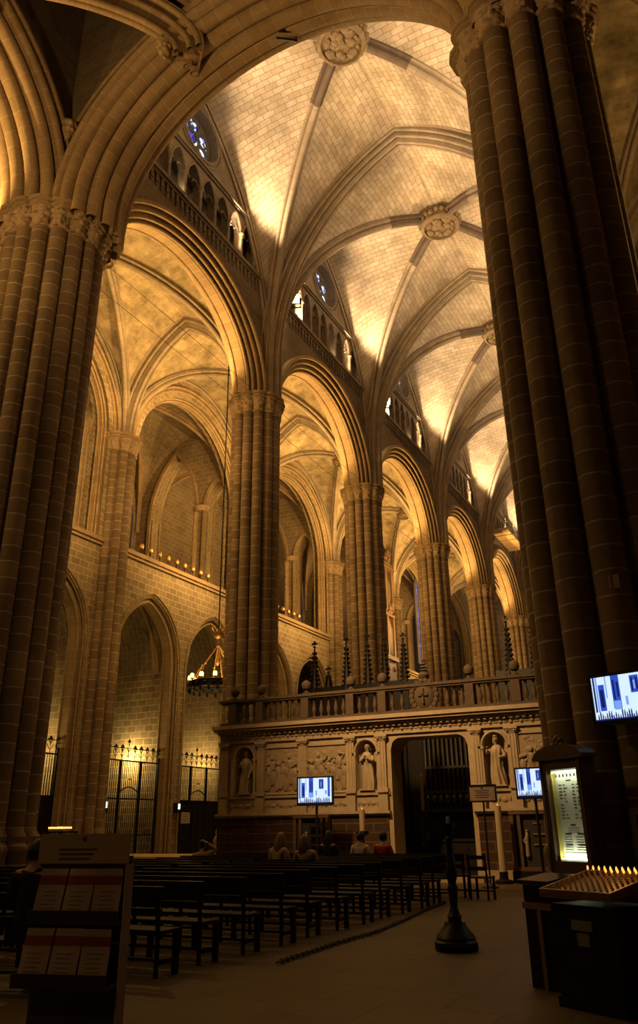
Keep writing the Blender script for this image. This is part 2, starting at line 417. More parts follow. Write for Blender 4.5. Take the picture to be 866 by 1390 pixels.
def nave_wall(L, hw, rise, yc):
    """left wall of one bay, local: x from the nave axis, y from the bay centre"""
    r = sempty('wall_left')
    x1, x0 = -HA+WF, -HA-WF; h = L/2
    cols = frange(-h, h, 36); hx = hw+.35
    fine = frange(yc-hx, yc+hx, 28)
    n = 9; tw = (L-2.3)/n; tops = []
    trif = [hole_arch(-h+1.15+tw*(k+.5), tw/2-.06, 21.4, .72, 20.32) for k in range(n)]
    tf = [t for k in range(n) for t in frange(-h+1.15+tw*k+.06, -h+1.15+tw*(k+1)-.06, 8)]
    rose = hole_circ(.25, 23.75, .98); rf = [.25-.98*math.cos(PI*k/16) for k in range(17)]
    ar = hole_arch(yc, hx, HC, rise+.35, HC)
    mb = MB()
    strips(mb, cols, lambda t, z: (x1, t, z), [ar]+trif+[rose], HC-.02, 26.2, fine+tf+rf)
    strips(mb, cols, lambda t, z: (x0, t, z), [ar], HC-.02, 26.2, fine)
    # reveals of the triforium openings, passage back wall, sill
    for k in range(n):
        c = -h+1.15+tw*(k+.5); w = tw/2-.06
        P = [(s+c, 21.4+z) for s, z, _, _ in arch_path(w, .72, 0, 6)]
        P = [(c-w, 20.32)]+P+[(c+w, 20.32)]
        mb.grid([[(x1, y, z) for y, z in P], [(x1-.30, y, z) for y, z in P]])
        mb.face([(x1, c-w, 20.32), (x1, c+w, 20.32), (x1-.3, c+w, 20.32), (x1-.3, c-w, 20.32)])
    cr = [(.25+.98*math.cos(2*PI*k/24), 23.75+.98*math.sin(2*PI*k/24)) for k in range(24)]
    mb.grid([[(x1, y, z) for y, z in cr], [(x1-.45, y, z) for y, z in cr]], cu=True)
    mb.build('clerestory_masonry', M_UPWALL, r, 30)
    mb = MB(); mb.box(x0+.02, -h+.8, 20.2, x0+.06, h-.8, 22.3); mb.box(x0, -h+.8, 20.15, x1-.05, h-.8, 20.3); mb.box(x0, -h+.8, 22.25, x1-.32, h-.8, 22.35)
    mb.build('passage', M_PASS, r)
    # string courses with a frieze of little corbels
    mb = MB()
    mb.box(x1-.1, -h+.6, 20.14, x1+.16, h-.6, 20.30); mb.box(x1-.1, -h+.6, 20.04, x1+.09, h-.6, 20.14)
    kk = int((L-1.4)/.26)
    for k in range(kk):
        y = -h+.8+.26*k
        mb.box(x1-.05, y, 19.74, x1+.07, y+.11, 20.05); mb.box(x1-.05, y+.02, 19.62, x1+.04, y+.09, 19.75)
    mb.box(x1-.1, -h+.6, 22.36, x1+.15, h-.6, 22.46); mb.box(x1-.1, -h+.6, 22.28, x1+.08, h-.6, 22.36)
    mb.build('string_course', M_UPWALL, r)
    # colonnettes and rail
    for k in range(n+1):
        y = -h+1.15+tw*k; c = MB()
        c.lathe([(.11,20.3),(.11,20.38),(.085,20.42),(.07,20.46),(.065,21.22),(.08,21.24),(.075,21.28),(.10,21.36),(.12,21.40),(.12,21.44)], (x1-.02, y, 0), 10)
        c.build('colonnette', M_UPWALL, r)
    for k in range(n):
        c0 = -h+1.15+tw*(k+.5); c = MB(); w = tw/2-.06
        pts = [(x1+.0, c0+s, 21.42+z) for s, z, _, _ in arch_path(w, .74, 0, 6)]
        c.tube(pts, .04, 6)
        for sg in (-1, 1):
            pts = [(x1-.12, c0+sg*.06+sg*w*.42+ .13*math.cos(a)*1, 21.55+.13*math.sin(a)) for a in frange(-.3, PI+.3, 7)]
            c.tube(pts, .025, 5)
        c.build('opening_tracery', M_UPWALL, r)
    c = MB(); c.tube([(x1-.22, -h+1.1, 20.75), (x1-.22, h-1.1, 20.75)], .022, 6); c.build('rail', M_IRON, r)
    # arcade arch
    mb = MB()
    sweep(mb, arch_path(hw, rise, 0, 18), rolls([(.70,.48),(.56,.30),(.42,.13),(.30,0)], .075, .62), (-HA, yc, 0), (0,1,0), HC)
    mb.build('arcade_arch', M_ARCH, r, 45)
    # hood mould round the round window
    mb = MB()
    for rad, rr in ((1.05,.07),(1.22,.05)):
        mb.tube([(x1+.02, .25+rad*math.cos(a), 23.75+rad*math.sin(a)) for a in [2*PI*k/32 for k in range(32)]], rr, 7, True)
    mb.build('window_surround', M_UPWALL, r)
    return r
def rose_window():
    w = sempty('window_1'); x = -HA+WF-.35
    g = MB(); cr = [(x-.03, .25+.97*math.cos(2*PI*k/32), 23.75+.97*math.sin(2*PI*k/32)) for k in range(32)]
    g.face(cr); g.build('glass', M_ROSE, w)
    t = MB()
    def ring(cy_, cz_, r, rr): t.tube([(x, cy_+r*math.cos(a), cz_+r*math.sin(a)) for a in [2*PI*k/20 for k in range(20)]], rr, 6, True)
    ring(.25, 23.75, .95, .06); ring(.25, 23.75, .30, .035)
    for k in range(6):
        a = PI/2+k*PI/3; ring(.25+.62*math.cos(a), 23.75+.62*math.sin(a), .27, .04)
        b = a+PI/6; p = (.25+.66*math.cos(b), 23.75+.66*math.sin(b))
        t.ball((x, .25+.84*math.cos(b), 23.75+.84*math.sin(b)), (.04,.13,.13), 8, 6)
        t.tube([(x, .25+.3*math.cos(b), 23.75+.3*math.sin(b)), (x, .25+.93*math.cos(b), 23.75+.93*math.sin(b))], .04, 6)
    t.build('tracery', M_TRAC, w)
    return w
M_IRON = plain('wrought_iron', (.012,.010,.009), .55, .6)
M_TRAC = plain('tracery_stone', (.10,.08,.06), .9)
nw1 = nave_wall(10.19, 3.88, 3.2, .17); nw1.location = (XC, (YP[1]+YP[2])/2, 0)
nw2 = nave_wall(9.43, 3.67, 3.2, 0); nw2.location = (XC, (YP[2]+YP[3])/2, 0)
rw = rose_window(); rw.location = nw1.location
for i in range(3, 7): dup(nw2, (XC, (YP[i]+YP[i+1])/2, 0))
for i in range(2, 7): dup(rw, (XC, (YP[i]+YP[i+1])/2, 0))
dup(nw1, (XC, (YP[1]+YP[2])/2, 0), sx=-1).name = 'wall_right'
for i in range(2, 7): dup(nw2, (XC, (YP[i]+YP[i+1])/2, 0), sx=-1).name = 'wall_right'
for i in range(1, 7): dup(rw, (XC, (YP[i]+YP[i+1])/2, 0), sx=-1)

# ================================================================ VAULTS
def web_curves(hw, rise, stilt, n): return [(s, z) for s, z, _, _ in arch_path(hw, rise, stilt, n, True)]
def vault(name, xa, xb, L, stilt, z_tr, z_di, z_wa, rib_hw, tr_prof, di_prof, dep, tr_nose, wall_hw_in, keyr, last=False, vm=None, first=True, painted=False):
    """one rib-vaulted bay, local origin at the bay centre; xa < xb"""
    r = sempty(name); xm, a, h = (xa+xb)/2, (xb-xa)/2, L/2
    N, K = 16, 6; zs = HC+stilt; st = max(stilt, 1e-3)
    dl = math.hypot(a, h)
    T = web_curves(a, z_tr-zs, st, N); Dg = web_curves(dl, z_di-zs, st, N); Wl = web_curves(h, z_wa-zs, st, N)
    key = Vector((xm, 0, z_di)); mb = MB()
    for sx in (-1, 1):
        for sy in (-1, 1):
            tr = [Vector((xm+sx*-s, sy*h, HC+z)) for s, z in T]; tr = [Vector((xm+sx*a*(-s/a), sy*h, HC+z)) for s, z in T]
            di = [Vector((xm+sx*a*(-s/dl), sy*h*(-s/dl), HC+z)) for s, z in Dg]
            wa = [Vector((xm+sx*a, sy*h*(-s/h), HC+z)) for s, z in Wl]
            for ed in (tr, wa):
                rows, Vv, acc = [], [], 0
                for i in range(len(ed)):
                    A, B = di[i], ed[i]
                    if i: acc += (ed[i]-ed[i-1]).length
                    Vv.append(acc)
                    bl = (A-B).length
                    rows.append([A.lerp(B, k/K) + Vector((0, 0, .045*bl*math.sin(PI*k/K)**1.0)) for k in range(K+1)])
                for i in range(len(rows)-1):
                    P = [rows[i], rows[i+1]]
                    lens = [(rows[j][0]-rows[j][K]).length for j in (i, i+1)]
                    b = len(mb.v); mb.v += [tuple(p) for p in P[0]+P[1]]
                    for k in range(K):
                        q = (b+k, b+k+1, b+K+2+k, b+K+1+k)
                        g = ((-lens[0]*(1-k/K), Vv[i]), (-lens[0]*(1-(k+1)/K), Vv[i]), (-lens[1]*(1-(k+1)/K), Vv[i+1]), (-lens[1]*(1-k/K), Vv[i+1]))
                        mb.f.append(q); mb.uv.append(g)
    mb.build('vault_web', vm or M_VAULT, r, 60)
    # diagonal ribs
    for sg in (-1, 1):
        d = Vector((a, sg*h, 0)).normalized(); m2 = MB()
        sweep(m2, arch_path(dl-dep, z_di-dep-zs+.03, st, 18), di_prof, (xm, 0, 0), d, HC); m2.build('diagonal_rib', M_RIB, r, 40)
    if painted:
        for sg in (-1, 1):
            d = Vector((a, sg*h, 0)).normalized()
            for q in (-1, 1):
                pth = [p for p in arch_path(dl-dep, z_di-dep-zs+.03, st, 40) if keyr*.9 < q*p[0] < 2.3]
                m2 = MB(); sweep(m2, pth, [(w*1.03, n-.012) for w, n in di_prof], (xm, 0, 0), d, HC); m2.build('painted_rib_section', M_PAINT, r, 40)
    # wall ribs
    for sx in (-1, 1):
        m2 = MB(); sweep(m2, arch_path(h-wall_hw_in, z_wa-zs-.18, st, 16), rib_prof(.26, .22), (xm+sx*(a-.05), 0, 0), (0,1,0), HC); m2.build('wall_rib', M_RIB, r, 40)
    for e in ([-1] if first else []) + ([1] if last else []):
        m2 = MB(); sweep(m2, arch_path(rib_hw, tr_nose-zs, st, 18), tr_prof, (xm, e*h, 0), (1,0,0), HC); m2.build('transverse_arch', M_RIB, r, 40)
    # keystone boss: carved disc with a ring and relief
    k = MB(); zb = z_di-dep
    Rr = Matrix.Rotation(0, 3, 'Z'); rng = random.Random(3)
    k.lathe([(keyr*.55, .42), (keyr*.86, .40), (keyr*.92, .25), (keyr*1.0, .12), (keyr*.95, .02), (keyr*1.03, -.06), (keyr*.98, -.16), (keyr*.86, -.20), (keyr*.84, -.10), (.001, -.08)], (xm, 0, zb), 28)
    for q in range(26):
        rr = keyr*.72*math.sqrt(rng.random()); aa = rng.random()*2*PI; s = keyr*(.09+.11*rng.random())
        k.ball((xm+rr*math.cos(aa), rr*math.sin(aa), zb-.1), (s, s*1.2, s*.8), 7, 5)
    for q in range(22):
        aa = 2*PI*q/22; s = keyr*.17
        k.ball((xm+keyr*1.02*math.cos(aa), keyr*1.02*math.sin(aa), zb+.1+.12*rng.random()), s, 6, 5)
    k.build('keystone', M_KEY, r, 60)
    return r
M_KEY = plain('keystone_gilt', (.17,.11,.045), .75, noise=.8, nscale=7)
M_PAINT = plain('faded_rib_paint', (.11,.075,.05), .85, noise=.6, nscale=4)
TRP = rolls([(.52,.55),(.40,.36),(.28,.17),(.14,0)], .075, .62)
DRP = rib_prof(.42, .42)
def nv(L, last=False, first=True): return vault('ceiling_nave', -HA+WF, HA-WF, L, ST, 25.55, 25.2, 25.35, HA-WF-.55, TRP, DRP, .42, 25.0, .35, .80, last, None, first, True)
v1 = nv(10.19, True, False); v1.location = (XC, (YP[1]+YP[2])/2, 0)
v2 = nv(9.43, True, False); v2.location = (XC, (YP[2]+YP[3])/2, 0)
for i in range(3, 7): dup(v2, (XC, (YP[i]+YP[i+1])/2, 0))
ATR = rolls([(.42,.42),(.30,.24),(.16,0)], .07, .5)
ADR = rib_prof(.34, .34)
XAW = AW-XC       # local wall face
def av(L, last=True, first=False): return vault('ceiling_aisle', XAW+.05, -HA-WF, L, .25, 20.05, 19.9, 20.15, (-HA-WF-XAW)/2-.42, ATR, ADR, .34, 19.6, .45, .42, last, M_AVAULT, first)
a0 = av(12.56, True, False); a0.location = (XC, (YP[0]+YP[1])/2, 0)
a1 = av(10.19, True, False); a1.location = (XC, (YP[1]+YP[2])/2, 0)
a2 = av(9.43, True, False); a2.location = (XC, (YP[2]+YP[3])/2, 0)
for i in range(3, 7): dup(a2, (XC, (YP[i]+YP[i+1])/2, 0))
dup(a0, (XC, (YP[0]+YP[1])/2, 0), sx=-1); dup(a1, (XC, (YP[1]+YP[2])/2, 0), sx=-1)
for i in range(2, 7): dup(a2, (XC, (YP[i]+YP[i+1])/2, 0), sx=-1)

# ================================================================ AISLE WALLS, SIDE CHAPELS, UPPER GALLERY
M_GALL = stone('gallery_stone', (.30,.22,.13), (.23,.17,.10), (.40,.32,.21), .42, .25, .014, .5, .35, .35)
XBK = -26.3-XC
def aisle_wall(L):
    r = sempty('wall_aisle'); h = L/2; x = XAW; q = L/4*.91
    hw, sp_, ri = 1.62, 7.2, 2.15
    gh = h-1.0; gr = 3.75
    hs = [hole_arch(c, hw+.22, sp_, ri+.25, 0) for c in (-q, q)] + [hole_arch(0, gh+.15, HC-.1, gr+.15, 11.0)]
    fine = [t for c in (-q, q) for t in frange(c-hw-.22, c+hw+.22, 20)] + frange(-gh-.15, gh+.15, 30)
    mb = MB()
    strips(mb, frange(-h, h, 14), lambda t, z: (x, t, z), hs, 0, 20.6, fine)
    strips(mb, frange(-h, h, 14), lambda t, z: (x-.8, t, z), hs, 0, 20.6, fine)
    mb.build('masonry', M_WALL, r, 30)
    mb = MB(); mb.box(x-.85, -h+.62, 10.86, x+.16, h-.62, 11.02); mb.box(x-.1, -h+.62, 10.74, x+.09, h-.62, 10.86); mb.build('gallery_sill', M_ARCH, r)
    for c in (-q, q):
        m2 = MB(); sweep(m2, arch_path(hw, ri, sp_, 14), rolls([(.46,.30),(.36,.17),(.24,0)], .06, .35), (x-.40, c, 0), (0,1,0), 0); m2.build('chapel_arch', M_ARCH, r, 45)
    m2 = MB(); sweep(m2, arch_path(gh, gr, HC-.1-11.0, 18), rolls([(.50,.55),(.42,.40),(.33,.24),(.22,.10),(.15,0)], .06, .65), (x-.35, 0, 0), (0,1,0), 11.0); m2.build('gallery_arch', M_ARCH, r, 45)
    # gallery floor, back wall, roof
    mb = MB(); mb.box(XBK, -h, 10.55, x-.02, h, 10.85); mb.build('gallery_floor', M_GALL, r)
    wn = [hole_arch(c, .42, 16.2, 1.0, 12.6) for c in (-h+1.15, h-1.15)]
    mb = MB(); strips(mb, frange(-h, h, 10), lambda t, z: (XBK, t, z), wn, 0, 20.6, [t for c in (-h+1.15, h-1.15) for t in frange(c-.42, c+.42, 8)])
    mb.build('rear_wall', M_GALL, r)
    for c in (-h+1.15, h-1.15):
        m2 = MB(); P = [(c+s, 12.6+z) for s, z, _, _ in arch_path(.42, 1.0, 3.6, 6)]
        m2.face([(XBK-.25, y, z) for y, z in P]); m2.build('lancet_glass', M_LANCET, r)
        m2 = MB(); m2.tube([(XBK-.2, c, 12.6), (XBK-.2, c, 17.1)], .04, 6)
        for zz in (13.4, 14.2, 15.0, 15.8): m2.tube([(XBK-.2, c-.42, zz), (XBK-.2, c+.42, zz)], .02, 5)
        m2.tube([(XBK-.12, y, z) for y, z in P], .07, 6); m2.build('lancet_tracery', M_TRAC, r)
    # gallery rib vault (pointed cross vault) and ribs
    mb = MB(); N = 12
    gx0, gx1 = XBK, x-.6
    gm, ga = (gx0+gx1)/2, (gx1-gx0)/2
    dl = math.hypot(ga, h-.35); Dg = web_curves(dl, 4.4, .6, N); E1 = web_curves(ga, 4.3, .6, N); E2 = web_curves(h-.35, 4.3, .6, N)
    for sx in (-1, 1):
        for sy in (-1, 1):
            di = [Vector((gm+sx*ga*(-s/dl), sy*(h-.35)*(-s/dl), 15.4+z)) for s, z in Dg]
            for ed in ([Vector((gm-sx*s, sy*(h-.35), 15.4+z)) for s, z in E1], [Vector((gm+sx*ga, -sy*s, 15.4+z)) for s, z in E2]):
                mb.grid([[A.lerp(B, k/4) for k in range(5)] for A, B in zip(di, ed)])
    mb.build('gallery_vault', M_GALL, r, 60)
    for sg in (-1, 1):
        d = Vector((ga, sg*(h-.35), 0)).normalized(); m2 = MB(); sweep(m2, arch_path(dl-.25, 4.2, .6, 14), rib_prof(.3, .3), (gm, 0, 0), d, 15.4); m2.build('gallery_rib', M_ARCH, r, 40)
    k = MB(); k.lathe([(.2,.3),(.42,.25),(.46,.1),(.42,-.05),(.3,-.1),(.001,-.06)], (gm, 0, 19.95), 18); k.build('gallery_boss', M_CAP, r)
    # chapels below: dividing wall, pointed vaults, corner colonnettes with ribs
    mb = MB(); mb.box(XBK, -.35, 0, x-.75, .35, 10.55); mb.build('chapel_divider', M_WALL, r)
    for c, sg in ((-q, -1), (q, 1)):
        ya, yb = (-h+.3, -.35) if sg < 0 else (.35, h-.3)
        hm, hwid = (ya+yb)/2, (yb-ya)/2
        m2 = MB(); P = [(hm+s, 7.0+z) for s, z, _, _ in arch_path(hwid, 3.1, 0, 12)]
        m2.grid([[(x-.78, y, z) for y, z in P], [(XBK, y, z) for y, z in P]]); m2.build('chapel_vault', M_GALL, r, 50)
        for yy, s in ((ya, 1), (yb, -1)):
            m3 = MB(); cx, cyy = XBK+.25, yy+s*.25
            m3.lathe([(.28,0),(.28,.5),(.2,.6),(.14,.7),(.14,6.1),(.2,6.15),(.16,6.25),(.26,6.6),(.28,6.62),(.28,6.75)], (cx, cyy, 0), 12)
            m3.build('chapel_colonnette', M_ARCH, r)
        for fx in (XBK+.12, x-1.1):
            m3 = MB(); sweep(m3, arch_path(hwid-.15, 3.0, .25, 12), rib_prof(.26,.24), (fx, hm, 0), (0,1,0), 6.75); m3.build('chapel_rib', M_ARCH, r, 40)
        for s in (-1, 1):
            cl = (x-.9-XBK)/2; m3 = MB(); d = Vector((cl, s*hwid, 0)); dl2 = d.length
            sweep(m3, arch_path(dl2-.2, 3.15, 0, 12), rib_prof(.26,.2), (XBK+cl, hm, 0), d.normalized(), 6.9); m3.build('chapel_rib', M_ARCH, r, 40)
    return r
def bay_divider():
    """dividing wall at a pier line, with the gallery's two passage arches"""
    r = sempty('wall_divider'); x0, x1 = XBK, XAW-.5
    hs = [hole_arch(-24.0-XC, 1.38, 16.0, 3.4, 10.85), hole_arch(-21.3-XC, .62, 16.1, 1.25, 10.85)]
    fine = frange(-24-XC-1.38, -24-XC+1.38, 14)+frange(-21.3-XC-.62, -21.3-XC+.62, 10)
    mb = MB()
    for y in (-.35, .35): strips(mb, frange(x0, x1, 6), (lambda yy: lambda t, z: (t, yy, z))(y), hs, 0, 20.6, fine)
    for c, w, ri, sp_ in ((-24.0-XC, 1.38, 3.4, 16.0), (-21.3-XC, .62, 1.25, 16.1)):
        P = [(c+s, 10.85+z) for s, z, _, _ in arch_path(w, ri, sp_-10.85, 12)]
        mb.grid([[(t, -.35, z) for t, z in P], [(t, .35, z) for t, z in P]])
    mb.build('masonry', M_GALL, r, 30)
    for c, w, ri, sp_ in ((-24.0-XC, 1.38, 3.4, 16.0), (-21.3-XC, .62, 1.25, 16.1)):
        m2 = MB()
        for s in (-1, 1): sweep(m2, arch_path(w+.02, ri+.02, sp_-10.85, 12), [(-.07,-.02),(.07,-.02),(.09,.14),(0,.2),(-.09,.14)], (c, s*.36, 0), (1,0,0), 10.85)
        m2.build('passage_arch', M_ARCH, r, 40)
    m2 = MB(); m2.lathe([(.36,15.85),(.40,15.9),(.38,15.98),(.44,16.05),(.44,16.12)], (-22.28-XC, -.3, 0), 10); m2.lathe([(.2,10.9),(.12,11.1),(.1,15.8),(.16,15.9)], (-22.55-XC, -.4, 0), 8); m2.build('passage_capital', M_CAP, r)
    return r
w0 = aisle_wall(12.56); w0.location = (XC, (YP[0]+YP[1])/2, 0)
w1 = aisle_wall(10.19); w1.location = (XC, (YP[1]+YP[2])/2, 0)
w2 = aisle_wall(9.43); w2.location = (XC, (YP[2]+YP[3])/2, 0)
for i in range(3, 7): dup(w2, (XC, (YP[i]+YP[i+1])/2, 0))
dv = bay_divider(); dv.location = (XC, YP[1], 0)
for i in range(2, 8): dup(dv, (XC, YP[i], 0))
dup(w1, (XC, (YP[1]+YP[2])/2, 0), sx=-1)
dup(w0, (XC, (YP[0]+YP[1])/2, 0), sx=-1)
for i in range(2, 7): dup(w2, (XC, (YP[i]+YP[i+1])/2, 0), sx=-1)

# ================================================================ CROSSING BAY UNDER THE LANTERN
BIG = [(x*1.0, (1.12+y)*.74) for x, y in pier_profile(1.12, 14, .205, -PI/2)[0]]
r = sempty('wall_crossing')
c0 = -7.0-XC; L0 = 12.56
FY = 10.95
mb = MB(); ar = hole_arch(-7.05, 4.65+.6, HC-.3, 4.05+.75, HC-.3)
strips(mb, frange(-13.5, -1.3, 12), lambda t, z: (t, FY, z), [ar], HC-.3, 30.2, frange(-7.05-5.25, -7.05+5.25, 28))
strips(mb, frange(-13.5, -1.3, 12), lambda t, z: (t, FY+1.5, z), [ar], HC-.3, 30.2, frange(-7.05-5.25, -7.05+5.25, 28))
mb.build('spandrel_wall', M_UPWALL, r, 30)
m2 = MB(); sweep(m2, arch_path(4.65, 4.05, .3, 24), BIG, (-7.05, FY+.85, 0), (1,0,0), HC-.3); m2.build('crossing_arch', M_PIER2 if 'M_PIER2' in globals() else M_ARCH, r, 45)
m2 = MB()
for off, rr in ((.98,.10),(1.25,.07),(1.5,.05)): m2.tube([(-7.05+s+a*off, FY-.04, HC-.3+z+b*off) for s, z, a, b in arch_path(4.65, 4.05, .3, 24)], rr, 8)
m2.build('hood_mould', M_ARCH, r)
for sx, X in ((-1, -12.75), (1, -1.95)):
    mb = MB(); ym = (YP[0]+YP[1])/2; ar = hole_arch(ym, 4.95+.6, HC-.3, 4.4+.7, HC-.3)
    strips(mb, frange(YP[0], YP[1], 12), lambda t, z: (X, t, z), [ar], HC-.3, 30.2, frange(ym-5.55, ym+5.55, 28))
    strips(mb, frange(YP[0], YP[1], 12), lambda t, z: (X+sx*1.5, t, z), [ar], HC-.3, 30.2, frange(ym-5.55, ym+5.55, 28))
    mb.build('spandrel_wall', M_UPWALL, r, 30)
    m2 = MB(); sweep(m2, arch_path(4.95, 4.4, .3, 24), BIG, (X+sx*.85, ym, 0), (0,1,0), HC-.3); m2.build('crossing_arch', M_ARCH, r, 45)
    m2 = MB()
    for off, rr in ((.98,.10),(1.25,.07)): m2.tube([(X-sx*.04, ym+s+a*off, HC-.3+z+b*off) for s, z, a, b in arch_path(4.95, 4.4, .3, 24)], rr, 8)
    m2.build('hood_mould', M_ARCH, r)

def squinch(z0, d, wid, prof):
    """moulded arch across the lantern's corner"""
    A, B = Vector((-12.72+d, 10.93, 0)), Vector((-12.72, 10.93-d, 0)); m_ = (A+B)/2; du = (A-B).normalized()
    m2 = MB(); sweep(m2, arch_path((A-B).length/2, .9, 0, 14), prof, m_, du, z0); return m2
squinch(18.9, 3.3, .4, rolls([(.5,.5),(.34,.3),(.18,0)], .11, .7)).build('squinch_arch', M_ARCH, r, 40)
squinch(20.0, 3.9, .4, rolls([(.4,.4),(.2,0)], .1, .6)).build('squinch_arch', M_ARCH, r, 40)
for (x, y, z) in ((-12.5, 10.75, 17.6), (-9.6, 10.8, 19.0), (-12.55, 7.9, 19.0)):
    m2 = MB(); m2.ball((x, y, z), (.16,.15,.19), 9, 7)
    for k in range(8): m2.ball((x+.13*math.cos(k*.785), y+.12*math.sin(k*.785), z+.07), .075, 7, 5)
    m2.lathe([(.05,-.27),(.17,.15),(.22,.24),(.22,.30)], (x, y, z), 10); m2.build('carved_corbel', M_CAP, r, 50)
# ================================================================ CHANCEL END
r = sempty('wall_end')
mb = MB(); hs = [hole_arch(c, .8, 19.5, 1.6, 9.0) for c in (-10.4, -7.4, -4.4)]
strips(mb, frange(-27, 13, 20), lambda t, z: (t, 73.5, z), hs, 0, 27, [t for c in (-10.4,-7.4,-4.4) for t in frange(c-.8, c+.8, 8)])
mb.build('masonry', M_WALL, r)
for c in (-10.4, -7.4, -4.4):
    m2 = MB(); P = [(c+s, 9+z) for s, z, _, _ in arch_path(.8, 1.6, 10.5, 8)]
    m2.face([(t, 73.7, z) for t, z in P]); m2.build('chancel_window_glass', M_BLUELIT, r)
    m2 = MB(); m2.tube([(t, 73.45, z) for t, z in P], .12, 6); m2.tube([(c, 73.5, 9), (c, 73.5, 21)], .07, 6); m2.build('chancel_window_tracery', M_TRAC, r)
light('POINT', 'chancel_light', (-7.4, 66, 14), 900, VAULTC, .5)

# ---------------------------------------------------------------- the fabric above was laid out in units of 1.25 m: bring it to metres
K = 1.25
for o in list(COL.objects):
    if o.parent is None and o.type != 'CAMERA':
        o.location = o.location*K
        if o.type == 'LIGHT': o.data.energy *= K*K
        else: o.scale = o.scale*K

# ================================================================ MARBLE CHOIR SCREEN
M_MARB = plain('screen_marble', (.34,.26,.16), .6, noise=.35, nscale=3)
M_MARBR = plain('relief_marble', (.27,.20,.12), .65, noise=.5, nscale=6)
M_RED = stone('red_marble_panels', (.055,.028,.017), (.045,.025,.016), (.12,.08,.045), .95, .27, .014, .5, .15, .3, rough=.5)
M_BAL = plain('weathered_balustrade', (.075,.048,.026), .85, noise=.5, nscale=5)
M_WOOD = plain('black_stained_wood', (.011,.008,.006), .42, 0, .25, noise=.4, nscale=5)
M_SLAT = plain('dark_oak', (.016,.010,.006), .5)
M_WOOD2 = plain('brown_wood', (.10,.055,.025), .5, noise=.4, nscale=6)
M_DARK = plain('dark_interior', (.02,.014,.01), .8)
SX, SY = -8.84, 24.94
scr = sempty('wall_choir_screen', (SX, SY, 0))
E0, E1 = -7.75, 7.0
NX = [-6.72, -2.12, 2.12, 5.95]
def h_door(t):
    d = abs(t)-(1.27-.35); z = 4.08 if d <= 0 else 3.73+math.sqrt(max(0, .35**2-d*d)); return (0, z)
niches = [hole_arch(c, .36, 3.66, .38, 2.54) for c in NX]
mb = MB()
holes = niches+[(-1.27, 1.27, h_door)]
strips(mb, frange(E0, E1, 30), lambda t, z: (t, 0, z), holes, 0, 4.62, [t for c in NX for t in frange(c-.36, c+.36, 12)]+frange(-1.27, -.9, 6)+frange(.9, 1.27, 6))
P = [(-1.27, 0)]+[(t, h_door(t)[1]) for t in frange(-1.27, -.9, 6)+frange(.9, 1.27, 6)]+[(1.27, 0)]
mb.grid([[(t, 0, z) for t, z in P], [(t, 1.1, z) for t, z in P]])
mb.box(E0, .9, 0, -1.27, 1.1, 4.6); mb.box(1.27, .9, 0, E1, 1.1, 4.6); mb.box(-1.27, .9, 4.1, 1.27, 1.1, 4.6)
mb.box(E0, 0.01, 4.55, E1, 1.1, 4.62); mb.box(E0, .01, 0, E0+.05, 1.1, 4.6)
for c in NX:
    pr = [[(c+.36*math.cos(a), .36*math.sin(a)*.95, z) for a in frange(PI, 0, 10)] for z in (2.54, 3.66)]
    mb.grid(pr)
    mb.grid([[(c+.36*math.cos(a)*math.cos(b), .36*math.sin(a)*math.cos(b)*.95, 3.66+.38*math.sin(b)) for a in frange(PI, 0, 10)] for b in frange(0, PI/2, 6)])
    mb.face([(c+.36*math.cos(a), .36*math.sin(a), 2.54) for a in frange(PI, 0, 10)])
mb.build('screen_masonry', M_MARB, scr, 40)
mb = MB()
for a, b in ((E0, -1.42), (1.42, E1)): mb.box(a, -.04, .3, b, .05, 1.80)
mb.build('red_marble_dado', M_RED, scr)
mb = MB()
for a, b in ((E0-.05, -1.33), (1.33, E1)):
    mb.box(a, -.18, 0, b, .05, .12); mb.box(a, -.12, .12, b, .05, .30); mb.box(a, -.10, 1.80, b, .05, 1.86); mb.box(a, -.15, 1.86, b, .05, 1.93); mb.box(a, -.06, 2.40, b, .05, 2.47)
mb.build('plinth_and_ledge', M_MARB, scr)
mb = MB()
mb.box(E0-.04, -.07, 4.20, E1, .02, 4.26); mb.box(E0-.08, -.12, 4.52, E1, .05, 4.60); mb.box(E0-.15, -.24, 4.60, E1, 1.15, 4.68); mb.box(E0-.2, -.30, 4.68, E1, 1.2, 4.80)
for k in range(74): mb.box(E0+.2*k, -.10, 4.45, E0+.2*k+.1, .02, 4.52)
mb.build('cornice', M_MARB, scr)
mb = MB(); rng = random.Random(5)
for k in range(46):
    x = E0+.18+.32*k; mb.ball((x, -.01, 4.355), (.06,.05,.055), 8, 6); mb.ball((x+.16, -.005, 4.35), (.10,.03,.025), 8, 5)
mb.build('frieze', M_MARBR, scr)
for px in (-7.5, -6.05, -4.42, -2.66, -1.55, 1.55, 2.66, 4.42, 5.55, 6.5):
    mb = MB(); w = .13
    mb.box(px-w, -.09, 2.50, px+w, .02, 4.02); mb.box(px-w-.05, -.12, 2.47, px+w+.05, .02, 2.60)
    for z, e in ((4.02,.02),(4.08,.05),(4.13,.08)): mb.box(px-w-e, -.09-e, z, px+w+e, .02, z+.06)
    for sx in (-1, 1): mb.ball((px+sx*.11, -.12, 4.09), .045, 8, 6)
    for sx in (-.05, .05): mb.tube([(px+sx, -.09, 2.65), (px+sx, -.09, 3.98)], .018, 5)
    mb.box(px-w-.03, -.13, 1.93, px+w+.03, .02, 2.40)
    mb.build('pilaster', M_MARB, scr)
